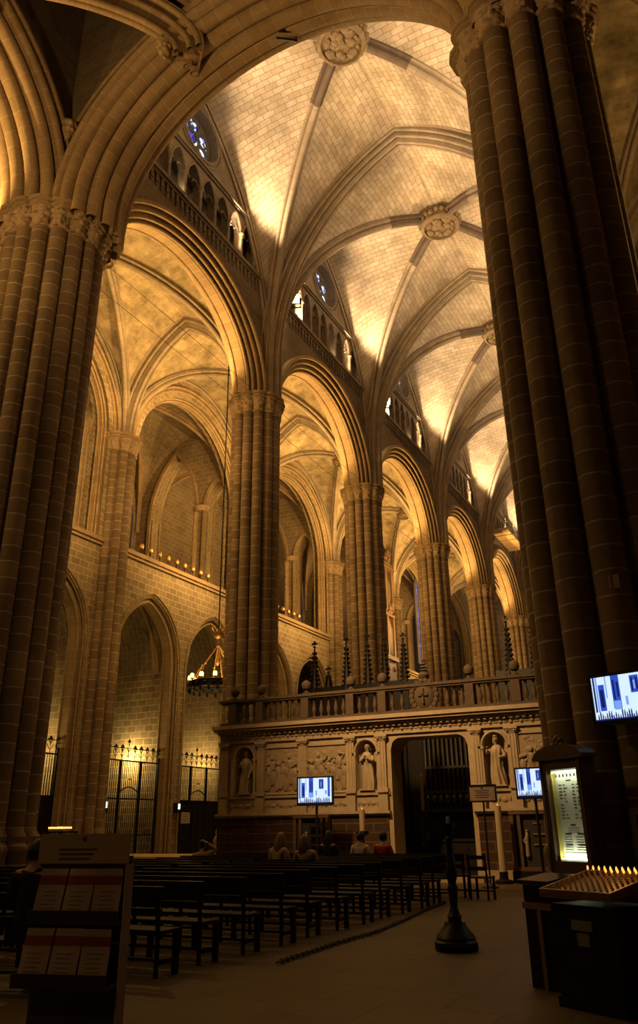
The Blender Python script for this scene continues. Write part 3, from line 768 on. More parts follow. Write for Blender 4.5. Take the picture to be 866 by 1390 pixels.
for c in NX:
    mb = MB(); mb.tube([(c+.41*math.cos(a), -.03, 3.66+.43*math.sin(a)) for a in frange(0, PI, 14)], .045, 7)
    for sx in (-1, 1): mb.box(c+sx*.42-.05, -.07, 2.5, c+sx*.42+.05, .02, 3.62); mb.box(c+sx*.42-.08, -.09, 3.6, c+sx*.42+.08, .02, 3.68)
    mb.build('niche_frame', M_MARB, scr)
def figure(mb, x, z, h, rng):
    """a standing figure in low relief"""
    lean = rng.uniform(-.15, .15)
    mb.ball((x, -.03, z+h*.28), (h*.13, .07, h*.30), 8, 6)
    mb.ball((x+lean*h*.4, -.05, z+h*.63), (h*.12, .07, h*.19), 8, 6)
    mb.ball((x+lean*h*.7, -.07, z+h*.91), (h*.065, .06, h*.085), 8, 6)
    for s in (-1, 1):
        a = rng.uniform(-.6, 1.2); sh = Vector((x+lean*h*.5+s*h*.12, -.06, z+h*.75)); el = sh+Vector((s*h*.17*math.cos(a), -.03, h*.17*math.sin(a)-.03*h))
        b = rng.uniform(-.3, 1.6); ha = el+Vector((s*h*.13*math.cos(b)*rng.choice((-1,1)), -.02, h*.14*math.sin(b)))
        mb.tube([sh, el, ha], [h*.045, h*.038, h*.028], 6)
    for k in range(4): 
        xx = x+rng.uniform(-.1, .1)*h; mb.tube([(xx, -.09, z+h*.5), (xx+rng.uniform(-.06,.06)*h, -.08, z+h*.03)], h*.022, 5)
RL = [(-5.24, 1.30), (-3.54, 1.42), (3.54, 1.42), (4.98, .88)]
for q, (c, w) in enumerate(RL):
    rng = random.Random(20+q); mb = MB()
    mb.box(c-w/2, -.015, 2.56, c+w/2, .02, 3.98)
    for k in range(7):
        x = c-w/2+.13+(w-.26)*k/6; figure(mb, x, 2.60+rng.uniform(0,.28)*(k % 2), rng.uniform(.78, 1.05), rng)
    for k in range(10): mb.ball((c+rng.uniform(-.45,.45)*w, 0, rng.uniform(3.4, 3.9)), (rng.uniform(.04,.1), .04, rng.uniform(.04,.1)), 7, 5)
    mb.v = [(x, y*.55, z) for x, y, z in mb.v]; mb.build('relief_panel', M_MARBR, scr)
    mb = MB()
    for x0, z0, x1, z1 in ((c-w/2-.06, 2.5, c-w/2, 4.04), (c+w/2, 2.5, c+w/2+.06, 4.04), (c-w/2, 2.5, c+w/2, 2.56), (c-w/2, 3.98, c+w/2, 4.04)): mb.box(x0, -.05, z0, x1, .02, z1)
    mb.build('panel_frame', M_MARB, scr)
# lower carved band between ledge and niches
mb = MB(); rng = random.Random(9)
for a, b in ((E0+.2, -1.6), (1.6, E1-.2)):
    x = a
    while x < b:
        mb.ball((x, 0, 2.16), (.11,.035,.07), 8, 5); mb.ball((x+.17, 0, 2.18+rng.uniform(-.04,.04)), (.05,.04,.08), 7, 5); x += .33
mb.build('carved_band', M_MARBR, scr)

# ---- balustrade on the screen
bal = thing('balustrade', 'stone balustrade with ball finials running along the top of the choir screen', 'balustrade', (SX, SY, 4.80))
PED = [-7.2, -6.1, -4.3, -2.6, -1.45, 1.50, 2.95, 4.5, 6.0]
mb = MB(); mb.box(E0+.05, -.16, 0, E1, .16, .10); mb.build('base_rail', M_BAL, bal)
mb = MB(); mb.box(E0+.05, -.15, .74, E1, .15, .80); mb.box(E0, -.19, .80, E1, .19, .89); mb.build('top_rail', M_BAL, bal)
nbal = 0
for a, b in zip([E0+.1]+PED, PED+[E1]):
    if a == -1.45: spans = [(-1.3, -.62), (.62, 1.35)]
    else: spans = [(a+.16, b-.16)]
    for s0, s1 in spans:
        n = max(1, int((s1-s0)/.235))
        for k in range(n):
            x = s0+(s1-s0)*(k+.5)/n; m2 = MB()
            m2.lathe([(.055,.10),(.055,.14),(.03,.17),(.035,.2),(.07,.30),(.074,.36),(.05,.48),(.032,.58),(.035,.64),(.05,.66),(.03,.68),(.055,.71),(.055,.74)], (x, 0, 0), 9)
            m2.build('baluster', M_BAL, bal); nbal += 1
for x in PED:
    m2 = MB(); m2.box(x-.14, -.17, .1, x+.14, .17, .74); m2.build('pedestal', M_BAL, bal)
    m2 = MB(); m2.lathe([(.12,.89),(.13,.93),(.06,.97),(.05,1.02),(.13,1.07),(.165,1.16),(.16,1.24),(.11,1.32),(.03,1.36),(.0001,1.38)], (x, 0, 0), 14); m2.build('ball_finial', M_BAL, bal)
m2 = MB(); rng = random.Random(4)
m2.ball((0, -.05, .48), (.36, .16, .46), 16, 10); m2.box(-.5, -.14, .05, .5, .14, .12)
for k in range(18):
    a = 2*PI*k/18; m2.ball((.42*math.cos(a), -.08, .5+.46*math.sin(a)), (.10,.09,.11), 7, 5)
m2.box(-.03, -.25, .25, .03, -.15, .72); m2.box(-.16, -.25, .48, .16, -.15, .54)
m2.lathe([(.18,.95),(.1,1.0),(.17,1.08),(.19,1.16),(.12,1.26),(.06,1.3)], (0,0,0), 12)
for k in range(4): m2.lathe([(.16-.03*k,1.3+.1*k),(.07,1.36+.1*k)], (0,0,0), 8)
m2.build('coat_of_arms', M_BAL, bal)

# ---- statues in the niches
def skin(verts, edges, rad, sub=2, root=0):
    me = bpy.data.meshes.new('tmp'); me.from_pydata(verts, edges, [])
    o = bpy.data.objects.new('tmp', me); COL.objects.link(o)
    m = o.modifiers.new('s', 'SKIN'); sv = me.skin_vertices[0].data
    for k, r in enumerate(rad):
        sv[k].radius = r if isinstance(r, (tuple, list)) else (r, r); sv[k].use_root = (k == root)
    m.branch_smoothing = .5
    s = o.modifiers.new('u', 'SUBSURF'); s.levels = sub; s.render_levels = sub
    dg = bpy.context.evaluated_depsgraph_get(); ev = o.evaluated_get(dg); em = ev.to_mesh()
    mb = MB(); mb.v = [tuple(v.co) for v in em.vertices]; mb.f = [tuple(p.vertices) for p in em.polygons]; mb.uv = [None]*len(mb.f)
    ev.to_mesh_clear(); bpy.data.objects.remove(o); bpy.data.meshes.remove(me)
    return mb
def add(a, b):
    k = len(a.v); a.v += b.v; a.f += [tuple(i+k for i in f) for f in b.f]; a.uv += b.uv
def statue(label, x, arms, crown, seed):
    t = thing('statue', label, 'statue', (SX+x, SY+.10, 2.54), 0, None); rng = random.Random(seed)
    mb = MB(); rows = []
    pr = [(.20,.02),(.215,.06),(.20,.3),(.18,.55),(.165,.72),(.175,.82),(.19,.95),(.185,1.05),(.13,1.13),(.07,1.17)]
    ph = [rng.random()*6 for _ in range(4)]
    for r, z in pr:
        row = []
        for k in range(36):
            a = 2*PI*k/36; f = .022*math.sin(9*a+ph[0]+z*2)+.014*math.sin(5*a+ph[1]-z*3) if z < 1.0 else .006*math.sin(7*a)
            row.append((r*math.cos(a)*1.0+f*math.cos(a)+.03*math.sin(z*4+ph[2]), (r*.72+f)*math.sin(a), z))
        rows.append(row)
    mb.grid(rows, cu=True); mb.face(rows[0][::-1])
    sk = skin([(0,0,1.1),(0,0,1.2),(0,-.02,1.27),(0,-.025,1.36)], [(0,1),(1,2),(2,3)], [.07,.045,.075,.07]); add(mb, sk)
    mb.ball((0,-.095,1.30), (.018,.025,.035), 7, 5)
    for s in (-1, 1): mb.ball((s*.03,-.083,1.325), (.014,.012,.01), 6, 4); mb.ball((s*.08,-.01,1.30), (.015,.02,.03), 6, 4)
    for s, (el, ha) in zip((-1, 1), arms):
        a = skin([(s*.15,0,1.06), el, ha], [(0,1),(1,2)], [.065,.06,.04]); add(mb, a)
        h = Vector(ha); d = (h-Vector(el)).normalized()
        for q in range(4): mb.tube([h+Vector((.012*(q-1.5),0,0)), h+d*.05+Vector((.014*(q-1.5),0,0)), h+d*.085+Vector((.012*(q-1.5),-.01,-.01))], .011, 5)
    mb.build('figure', M_MARB, t, 60)
    m2 = MB(); m2.ball((0,.012,1.33), (.095,.10,.105), 14, 9)
    for k in range(9):
        a = PI*k/8; m2.ball((.085*math.cos(a), .05+.03*math.sin(a), 1.25), (.03,.035,.05), 6, 5)
    m2.build('hair', M_MARBR, t)
    if crown:
        m2 = MB(); m2.lathe([(.085,1.39),(.10,1.41),(.095,1.45),(.11,1.49)], (0,0,0), 14)
        for k in range(7): m2.ball((.105*math.cos(2*PI*k/7), .105*math.sin(2*PI*k/7), 1.50), .018, 6, 4)
        m2.build('crown', M_MARB, t)
    m2 = MB(); m2.box(-.26,-.2,0,.26,.2,.04); m2.build('plinth', M_MARB, t)
statue('marble robed saint in the leftmost niche of the choir screen', NX[0], [((-.24,-.05,.85),(-.13,-.17,.95)), ((.25,-.02,.82),(.2,-.12,.62))], False, 1)
statue('marble saint with hands joined, in the niche left of the choir doorway', NX[1], [((-.22,-.1,.86),(-.03,-.2,1.0)), ((.22,-.1,.86),(.03,-.2,1.0))], False, 2)
statue('crowned marble saint in the niche right of the choir doorway', NX[2], [((-.27,-.05,.9),(-.24,-.17,1.05)), ((.26,-.02,.84),(.1,-.19,.8))], True, 3)
statue('marble saint in the far right niche, behind the huge right pillar', NX[3], [((-.24,-.05,.85),(-.1,-.18,.9)), ((.25,-.02,.82),(.2,-.12,.62))], False, 4)

# ---- glazed shrine cases set against the foot of the screen
M_GLASSD = plain('dark_glass', (.01,.01,.012), .05, 0, .6)
M_LINE = plain('ink', (.03,.03,.03), .9)
def shrine(x, label, w):
    t = thing('shrine_case', label, 'display case', (SX+x, SY-.20, 0)); z0, z1 = .30, 1.84
    mb = MB()
    for a, b in ((-w/2-.20, -w/2-.10), (-w/2, -w/2+.09), (w/2-.09, w/2), (w/2+.10, w/2+.20)): mb.box(a, -.10, z0, b, .08, z1)
    mb.box(-w/2-.22, -.12, z1-.08, w/2+.22, .08, z1); mb.box(-w/2-.22, -.12, z0, w/2+.22, .08, z0+.1); mb.build('frame', M_WOOD2, t)
    mb = MB(); mb.box(-w/2-.1, .0, z0, w/2+.1, .06, z1); mb.build('back', M_DARK, t)
    mb = MB(); mb.box(-w/2-.25, -.14, 0, w/2+.25, .08, z0); mb.build('base', M_WOOD, t)
    mb = MB(); mb.box(-.02, -.04, .95, w/2-.1, .0, .99); mb.box(-.02, -.04, 1.22, w/2-.1, .0, 1.26); mb.box(.0, -.03, 1.5, w/4, .0, 1.54); mb.build('shelf', M_GOLD, t)
    mb = skin([(-w/4,-.03,.62),(-w/4,-.03,1.0),(-w/4+.02,-.03,1.2),(-w/4+.02,-.03,1.28),(-w/4+.03,-.035,1.36)], [(0,1),(1,2),(2,3),(3,4)], [.07,.055,.065,.03,.05]); add(mb, skin([(-w/4,-.03,1.18),(-w/4-.08,-.05,1.08),(-w/4-.04,-.06,.98)], [(0,1),(1,2)], [.03,.028,.02])); mb.build('small_figure', M_MARBR, t)
M_GOLD = plain('old_gold', (.42,.27,.08), .4, .7)
shrine(-4.02, 'wood-framed glazed case with a small figure, under the left screen on the choir wall', .86)
shrine(3.05, 'wood-framed glazed case at the choir wall foot, behind the notice board', .86)

# ---- choir behind the screen: stalls with pinnacles
def stalls(label, x0, x1, tips):
    t = thing('choir_stalls', label, 'choir stalls', (0, 28.6, 0))
    mb = MB(); mb.box(x0, .25, 0, x1, .45, 6.2); mb.box(x0, -.2, 0, x1, .3, .35); mb.build('back_panel', M_WOOD, t)
    n = int((x1-x0)/.62)
    for k in range(n+1):
        x = x0+(x1-x0)*k/n; m2 = MB(); m2.box(x-.04, -.35, .35, x+.04, .3, 1.25); m2.box(x-.06, -.4, 1.25, x+.06, .3, 1.31); m2.tube([(x, .2, 1.3), (x, .2, 5.0)], .05, 7); m2.build('stall_arm', M_WOOD, t)
    mb = MB(); mb.box(x0, -.25, 5.0, x1, .45, 5.25)
    for k in range(n):
        x = x0+(x1-x0)*(k+.5)/n; mb.tube([(x+s, -.2, 5.0+z-.3) for s, z, _, _ in arch_path(.28, .3, 0, 5)], .03, 5)
    mb.box(x0, -.1, 5.25, x1, .4, 6.5); mb.build('canopy', M_WOOD, t)
    for x, z in tips:
        m2 = MB(); zb = 5.6
        m2.box(x-.17, -.13, zb-.4, x+.17, .21, zb+.55)
        H = z-.35-(zb+.5)
        m2.lathe([(.17, zb+.5), (.035, z-.3), (.03, z-.25)], (x, .04, 0), 8)
        for q in range(11):
            f = q/11; r = .16*(1-f)+.03
            for a in range(4):
                aa = PI/4+a*PI/2; m2.ball((x+math.cos(aa)*(r+.02), .04+math.sin(aa)*(r+.02), zb+.55+H*f), (.05,.05,.055), 6, 5)
        m2.ball((x, .04, z-.22), (.06,.06,.05), 8, 6); m2.box(x-.12, .01, z-.13, x+.12, .07, z-.06); m2.ball((x, .04, z-.04), (.05,.05,.07), 8, 6)
        m2.build('pinnacle', M_WOOD, t)
    return t
stalls('black carved choir stalls with six tall crocketed pinnacles showing above the left balustrade', -15.2, -10.4, [(-14.7,8.35),(-14.1,7.3),(-13.3,8.38),(-12.4,8.42),(-11.7,8.36),(-10.9,8.28)])
stalls('black carved choir stalls with two tall crocketed pinnacles left of the huge right pillar', -7.4, -2.6, [(-6.9,8.45),(-6.0,8.45)])
# low iron gate and carved panelling seen through the doorway
t = thing('doorway_grille', 'dark carved wooden panelling of upright slats inside the choir doorway', 'panelling', (SX, 28.3, 0))
mb = MB(); mb.box(-1.4, .1, 0, 1.4, .25, 4.9); mb.build('back_board', M_WOOD, t)
for k in range(17):
    x = -1.32+2.64*k/16; m2 = MB(); m2.lathe([(.05,2.0),(.035,2.1),(.045,2.5),(.03,2.6),(.045,3.3),(.06,3.36),(.04,3.42),(.045,4.6)], (x, 0, 0), 7); m2.build('turned_slat', M_SLAT, t)
mb = MB()
for z in (1.95, 2.55, 3.35, 4.6): mb.box(-1.4, -.05, z-.04, 1.4, .1, z+.04)
for k in range(12): mb.ball((-1.28+2.56*k/11, -.06, 2.3), (.09,.06,.16), 7, 5)
mb.build('rail', M_SLAT, t)
mb = MB(); mb.box(-1.3, -.5, 0, 1.3, .1, 1.0); mb.box(-1.35, -.55, 1.0, 1.35, .1, 1.08)
for k in range(5): mb.box(-1.2+.5*k, -.54, .2, -.85+.5*k, -.5, .85)
mb.build('bench_front', M_WOOD, t)
# steps in front of the left end of the screen
mb = MB()
for k, z in enumerate((.2, .38, .56)): mb.box(-24.2, 25.3+.35*k, 0, -16.9, 29.4, z)
struct(mb.build('trim_steps', M_ARCH))
mb = MB(); mb.box(SX-1.6, 24.35, 0, SX+1.6, 24.75, .12); struct(mb.build('trim_doorstep', M_MARB))

# ================================================================ SCREENS, NOTICES
def em(name, col, s): return plain(name, (.01,.01,.012), .4, emit=col, es=s)
M_SCR = em('screen_light', (.66,.82,1.0), .85); M_SCRB = em('screen_blue', (.03,.09,.62), .7); M_SCRD = em('screen_navy', (.01,.02,.16), .5); M_SCRM = em('screen_sky', (.22,.42,1.0), .7)
M_BLACKP = plain('black_plastic', (.012,.012,.013), .35)
def tv(label, w, h, loc, rz, pole=0, flip=False):
    t = thing('television', label, 'screen', loc, rz); b = .045
    mb = MB(); mb.box(-w/2-b, .0, -h/2-b, w/2+b, .07, h/2+b); mb.box(-w/2-b, -.02, -h/2-b, -w/2, .0, h/2+b); mb.box(w/2, -.02, -h/2-b, w/2+b, .0, h/2+b); mb.box(-w/2, -.02, h/2, w/2, 0, h/2+b); mb.box(-w/2-b, -.02, -h/2-b*1.6, w/2+b, 0, -h/2); mb.box(-w/4, .07, -h/4, w/4, .14, h/4)
    mb.build('casing', M_BLACKP, t)
    def q(m, rects, y):
        for x0, z0, x1, z1 in rects: m.face([((x0-.5)*w, y, (z0-.5)*h), ((x1-.5)*w, y, (z0-.5)*h), ((x1-.5)*w, y, (z1-.5)*h), ((x0-.5)*w, y, (z1-.5)*h)])
    sc = MB(); q(sc, [(0,0,1,1)], -.004); sc = sc.build('display', M_SCR, t)
    m = MB(); q(m, [(.10,.22,.2,.82),(.32,.25,.45,1.0),(.62,.56,.76,.95),(.88,.25,.95,1)], -.007); m.build('picture_windows', M_SCRB, sc)
    m = MB(); q(m, [(.02,.2,.05,1),(.12,.3,.18,.7),(.34,.45,.37,.9),(.4,.5,.43,.85),(.64,.6,.67,.9),(.71,.62,.74,.9),(0,.0,1,.035)], -.009)
    rng = random.Random(int(w*100))
    for k in range(26):
        x = .04+.92*k/26; z = rng.uniform(.05,.2); q(m, [(x, .03, x+.022, z), (x+.004, z, x+.018, z+.045)], -.009+.00002*k)
    m.build('picture_crowd', M_SCRD, sc)
    m = MB(); q(m, [(.06,.2,.09,1),(.22,.5,.24,1),(.33,.22,.44,.42),(.66,.64,.7,.84),(.52,.3,.56,.5),(.8,.35,.86,.5),(.24,.05,.3,.1),(.5,.04,.62,.09)], -.0075); m.build('picture_shadows', M_SCRM, sc)
    if pole:
        mb = MB(); mb.tube([(0,.11,-h/2), (0,.11,-pole+.05)], .04, 10); mb.lathe([(.3,-pole),(.3,-pole+.03),(.08,-pole+.06),(.04,-pole+.1)], (0,.11,0), 20); mb.build('pole_stand', M_BLACKP, t)
    return t
tv('lit flat screen on a black pole before the left half of the choir screen', 1.16, .73, (-12.15, 23.6, 2.53), 0, 2.53)
tv('lit flat screen partly hidden behind the notice case', .86, .70, (-5.36, 23.4, 2.54), 0, 2.54)
tv('lit flat screen fixed on the huge right pillar at the photo edge', .98, .63, (-1.44, 12.72, 3.20), math.radians(-20))
mb = MB(); mb.tube([(-1.38, 12.85, 3.2), (-1.3, 13.35, 3.2)], .05, 8); bk = mb.build('wall_bracket', M_BLACKP); tag(bk, 'black steel bracket between the edge screen and the huge right pillar', 'bracket')

t = thing('notice_case', 'lit glass notice case in a dark carved wooden frame on the right pillar', 'notice board', (-2.42, 12.75, 1.62), math.radians(-39))
w, h = .66, 1.22
M_PAPER = plain('notice_paper', (.62,.64,.52), .8, noise=.12, nscale=4)
M_TRIM = plain('yellow_brass_trim', (.55,.42,.10), .35, .6)
mb = MB(); mb.box(-w/2-.14, .02, -h/2-.22, w/2+.14, .14, h/2+.18); mb.build('back_box', M_WOOD2, t)
mb = MB()
mb.box(-w/2-.14, -.10, -h/2-.22, -w/2, .03, h/2+.18); mb.box(w/2, -.10, -h/2-.22, w/2+.14, .03, h/2+.18); mb.box(-w/2, -.10, -h/2-.22, w/2, .03, -h/2); mb.box(-w/2, -.10, h/2, w/2, .03, h/2+.18)
for sx in (-1, 1): mb.tube([(sx*(w/2+.10), -.11, -h/2-.18), (sx*(w/2+.10), -.11, h/2+.15)], .02, 6)
rows = []
for a in frange(PI, 0, 16): rows.append([((w/2+.20)*math.cos(a), y, h/2+.18+(.16*math.sin(a) if True else 0)) for y in (-.16, .14)])
mb.grid(rows)
mb.face([r_[0] for r_ in rows]); mb.box(-w/2-.22, -.16, h/2+.14, w/2+.22, .14, h/2+.19)
for k, (x, z) in enumerate([(0,.36),(-.09,.33),(.09,.33),(-.17,.29),(.17,.29),(-.25,.24),(.25,.24),(0,.43),(-.04,.40),(.05,.40)]): mb.ball((x, -.08, h/2+z), (.06,.05,.05), 8, 6)
mb.box(-w/2-.20, -.14, -h/2-.27, w/2+.20, .12, -h/2-.22)
mb.build('carved_frame', M_WOOD2, t)
mb = MB(); mb.face([(-w/2, .018, -h/2), (w/2, .018, -h/2), (w/2, .018, h/2), (-w/2, .018, h/2)]); pp = mb.build('notice_sheet', M_PAPER, t)
mb = MB(); rng = random.Random(8)
def ln(x0, x1, z, th=.007): mb.face([(x0, .015, z-th), (x1, .015, z-th), (x1, .015, z+th), (x0, .015, z+th)])
for k in range(7): ln(-.27+.08*k, -.27+.08*k+.035, .53, .02)
ln(-.05, .06, .46, .01)
for k in range(11):
    z = .40-.045*k
    for a, b in ((-.22, -.15), (-.12, -.12+rng.uniform(.03,.09)), (.07, .12), (.16, .16+rng.uniform(.04,.1))):
        if rng.random() < .75: ln(a, b, z)
ln(-.06, .05, -.14, .012)
for k in range(3): ln(-.12, .12, -.18-.03*k, .004)
for z in (-.28, -.42): ln(-.2, -.06, z+.02, .01); ln(.06, .24, z+.02, .01)
for k in range(6): ln(-.22, -.06, -.30-.033*k, .004); ln(.02, .24, -.30-.033*k, .004)
ln(-.24, .26, -.50, .004)
mb.build('printed_lines', M_LINE, pp)
mb = MB(); 
for x0, x1 in ((-w/2, -w/2+.025), (-w/2+.035, -w/2+.05)): mb.box(x0, -.05, -h/2, x1, .015, h/2)
mb.build('brass_trim', M_TRIM, t)
for z, nm in ((h/2-.03, 'top'), (-h/2+.03, 'bottom')):
    mb = MB(); mb.tube([(-w/2+.06, -.03, z), (w/2-.04, -.03, z)], .012, 8); mb.build('strip_lamp', em('strip_'+nm, (.9,1.0,.72), 3.0), t)
o = light('AREA', 'strip_light', (0, -.05, -h/2+.05), 1.0, (.9,1.0,.70), .5, None, 170, .5, t); o.data.shape = 'RECTANGLE'; o.data.size = .55; o.data.size_y = .04; o.rotation_euler = (math.radians(180-25), 0, 0)
o = light('AREA', 'strip_light', (0, -.07, h/2-.04), .85, (.9,1.0,.70), .5, None, 170, .5, t); o.data.shape = 'RECTANGLE'; o.data.size = .55; o.data.size_y = .04; o.rotation_euler = (math.radians(25), 0, 0)

M_CREAM = plain('cream_card', (.42,.33,.22), .8)
t = thing('framed_notice', 'small white-framed notice hanging at the right edge on the huge pillar', 'frame', (-1.41, 12.78, 1.36), math.radians(-12))
mb = MB()
for a in ((-.24,-.33,.24,-.24),(-.24,.24,.24,.33),(-.24,-.24,-.15,.24),(.15,-.24,.24,.24)): mb.box(a[0], 0, a[1], a[2], .05, a[3])
mb.build('frame', plain('grey_paint', (.26,.24,.23), .6), t)
mb = MB(); mb.box(-.15,.02,-.24,.15,.04,.24); mb.build('picture', plain('dark_print', (.03,.035,.05), .4), t)
t = thing('junction_box', 'little beige junction box high on the huge right pillar', 'electrical box', (-1.36, 13.14, 5.02))
mb = MB(); mb.box(-.08,-.05,-.11,.08,.35,.11); mb.build('housing', M_CREAM, t); mb = MB(); mb.tube([(0,.0,.11),(0.0,.05,.6)], .012, 6); mb.build('conduit', M_BLACKP, t)

t = thing('sign_board', 'small framed cream sign on a stand right of the choir doorway', 'sign', (-6.54, 22.5, 0))
mb = MB(); mb.box(-.36,0,2.08,.36,.04,2.46); mb.build('board', plain('pink_card', (.33,.24,.19), .8), t)
mb = MB()
for a in ((-.39,2.05,.39,2.09),(-.39,2.45,.39,2.49),(-.39,2.09,-.35,2.45),(.35,2.09,.39,2.45)): mb.box(a[0], -.015, a[1], a[2], .05, a[3])
mb.build('frame', M_WOOD, t)
mb = MB(); mb.ball((0,-.004,2.40),(.03,.004,.025),8,5)
for k in range(4): mb.box(-.2+.03*(k%2), -.004, 2.33-.055*k, .2-.04*(k%2), .0, 2.345-.055*k)
mb.build('printed_lines', M_LINE, t)
mb = MB(); mb.tube([(0,.06,.02),(0,.06,2.2)], .025, 8); mb.lathe([(.22,0),(.22,.03),(.05,.06),(.025,.1)], (0,.06,0), 16); mb.build('stand', M_BLACKP, t)

# ================================================================ BENCHES
def bench(w, label, grp):
    t = thing('bench', label, 'bench', (0,0,0), 0, grp)
    mb = MB(); mb.box(-w/2, 0, .42, w/2, .38, .46); mb.build('seat', M_WOOD, t)
    for z0, z1, y in ((.60,.68,-.04), (.74,.86,-.055)): 
        mb = MB(); mb.box(-w/2, y, z0, w/2, y+.03, z1); mb.build('back_slat', M_WOOD, t)
    mb = MB(); mb.box(-w/2, -.07, .86, w/2, .0, .90); mb.build('top_rail', M_WOOD, t)
    for x in (-w/2+.05, -w/6, w/6, w/2-.05):
        mb = MB(); mb.tube([(x, .0, 0), (x, .0, .42), (x, -.05, .9)], .03, 6); mb.build('leg', M_WOOD, t)
        mb = MB(); mb.box(x-.03, .32, 0, x+.03, .38, .43); mb.build('leg', M_WOOD, t)
    mb = MB()
    for x in (-w/2+.05, w/2-.05): mb.box(x-.02, .02, .12, x+.02, .34, .17)
    mb.box(-w/2+.05, .17, .13, w/2-.05, .2, .16); mb.build('stretcher', M_WOOD, t)
    return t
ORD = ['front', 'second', 'third', 'fourth', 'fifth', 'sixth', 'seventh', 'eighth', 'ninth', 'tenth', 'eleventh', 'twelfth', 'last']
b0 = bench(3.15, 'x', 'dark wooden benches facing the choir screen')
ROWY = [19.4-.93*k for k in range(13)]
first = True
for k, y in enumerate(ROWY):
    for side, x in (('right', -7.75-.04*(k % 3)), ('left', -11.1)):
        if k >= 12 and side == 'left': continue
        row = 'front row' if k == 0 else '%s row from the choir screen' % ORD[k] if k < 12 else 'last row, nearest the viewer'
        lb = 'black slatted wooden bench in the %s, %s block' % (row, side)
        if first: b0.location = (x, y, 0); b0['label'] = lb; first = False
        else: dup(b0, (x, y, 0), 0, lb)
t = thing('chair', 'dark wooden side chair standing past the right end of the front bench', 'chair', (-5.75, 18.9, 0), math.radians(-6))
mb = MB(); mb.box(-.23,0,.42,.23,.42,.46); mb.build('seat', M_WOOD2, t)
for x in (-.2,.2):
    mb = MB(); mb.box(x-.022,.36,0,x+.022,.41,.42); mb.build('leg', M_WOOD, t)
    mb = MB(); mb.tube([(x,.02,0),(x,.02,.45),(x,-.05,.92)], .024, 6); mb.build('leg', M_WOOD, t)
for z in (.62,.84):
    mb = MB(); mb.box(-.2,-.045,z-.04,.2,-.02,z+.04); mb.build('back_slat', M_WOOD, t)
mb = MB(); mb.box(-.2,.19,.16,.2,.21,.19); mb.box(-.21,.03,.16,-.19,.38,.19); mb.box(.19,.03,.16,.21,.38,.19); mb.build('stretcher', M_WOOD, t)

# chain on the floor along the bench ends
mb = MB(); pts = [(-5.45,9.6),(-5.55,11.4),(-5.55,12.8),(-5.75,14.4),(-6.05,16.4),(-6.2,18.0)]
L = []
for (xa, ya), (xb, yb) in zip(pts[:-1], pts[1:]):
    n = int(math.hypot(xb-xa, yb-ya)/.075)
    for k in range(n): L.append((xa+(xb-xa)*k/n, ya+(yb-ya)*k/n, math.atan2(yb-ya, xb-xa)))
for k, (x, y, a) in enumerate(L):
    q = .5 if k % 2 else -.3
    R_ = Matrix.Rotation(a, 3, 'Z') @ Matrix.Rotation(q, 3, 'X')
    mb.tube([Vector((x, y, .03))+R_ @ Vector((.055*math.cos(b), .028*math.sin(b), 0)) for b in [2*PI*j/8 for j in range(8)]], .010, 5, True)
tag(mb.build('chain', M_IRON), 'dark iron chain lying along the floor beside the bench ends', 'chain')

# turned post
t = thing('turned_post', 'dark turned wooden candle post with a broad round foot on the open floor', 'candle stand', (-3.86, 11.5, 0))
mb = MB(); mb.lathe([(.27,0),(.285,.03),(.28,.10),(.25,.13),(.26,.15),(.24,.18),(.20,.22),(.15,.28),(.13,.33)], (0,0,0), 28); mb.build('foot', M_WOOD, t)
mb = MB(); mb.lathe([(.09,.32),(.085,.36),(.10,.39),(.075,.43),(.05,.5),(.055,.62),(.075,.72),(.05,.78),(.06,.82),(.085,.90),(.06,1.0),(.048,1.1),(.046,1.3),(.06,1.33),(.045,1.36),(.07,1.44),(.09,1.48),(.09,1.52)], (0,0,0), 18); mb.build('shaft', M_WOOD, t)
mb = MB(); mb.lathe([(.028,1.52),(.028,1.60),(.005,1.61)], (0,0,0), 10); mb.build('candle_stub', M_CREAM, t)

# ================================================================ CANDLES
M_WAX = plain('candle_wax', (.36,.28,.16), .55)
M_FLAME = em('flame', (1.0,.42,.10), 3)
def flame(par, x, y, z, s=1): 
    m = MB(); m.lathe([(.0005,0),(.008*s,.012*s),(.006*s,.03*s),(.0004,.05*s)], (x,y,z), 8); return m.build('flame', M_FLAME, par)
t = thing('altar_candle', 'thick white lit candle on a black stand left of the choir doorway', 'candle', (-10.76, 24.0, 0))
mb = MB(); mb.lathe([(.085,1.37),(.085,1.96),(.01,1.98)], (0,0,0), 16); mb.build('candle', M_WAX, t)
mb = MB(); mb.lathe([(.3,0),(.3,.05),(.1,.1),(.05,.2),(.05,.6),(.09,.7),(.05,.8),(.05,1.2),(.2,1.3),(.2,1.36)], (0,0,0), 18); mb.build('stand', M_WOOD, t); flame(t, 0, 0, 1.98)
t = thing('processional_candle', 'very tall cream candle reaching nearly to the floor, right of the choir doorway', 'candle', (-6.62, 24.2, 0))
mb = MB(); mb.lathe([(.11,.14),(.10,1.2),(.095,1.98),(.01,2.0)], (0,0,0), 14); mb.build('candle', M_WAX, t); mb = MB(); mb.lathe([(.25,0),(.25,.08),(.12,.12),(.12,.3),(.13,.3)], (0,0,0), 16); mb.build('stand', M_WOOD, t); flame(t, 0, 0, 2.0)
t = thing('choir_candle', 'slim tall candle on a stand inside the dark choir doorway', 'candle', (-9.88, 27.0, 0))
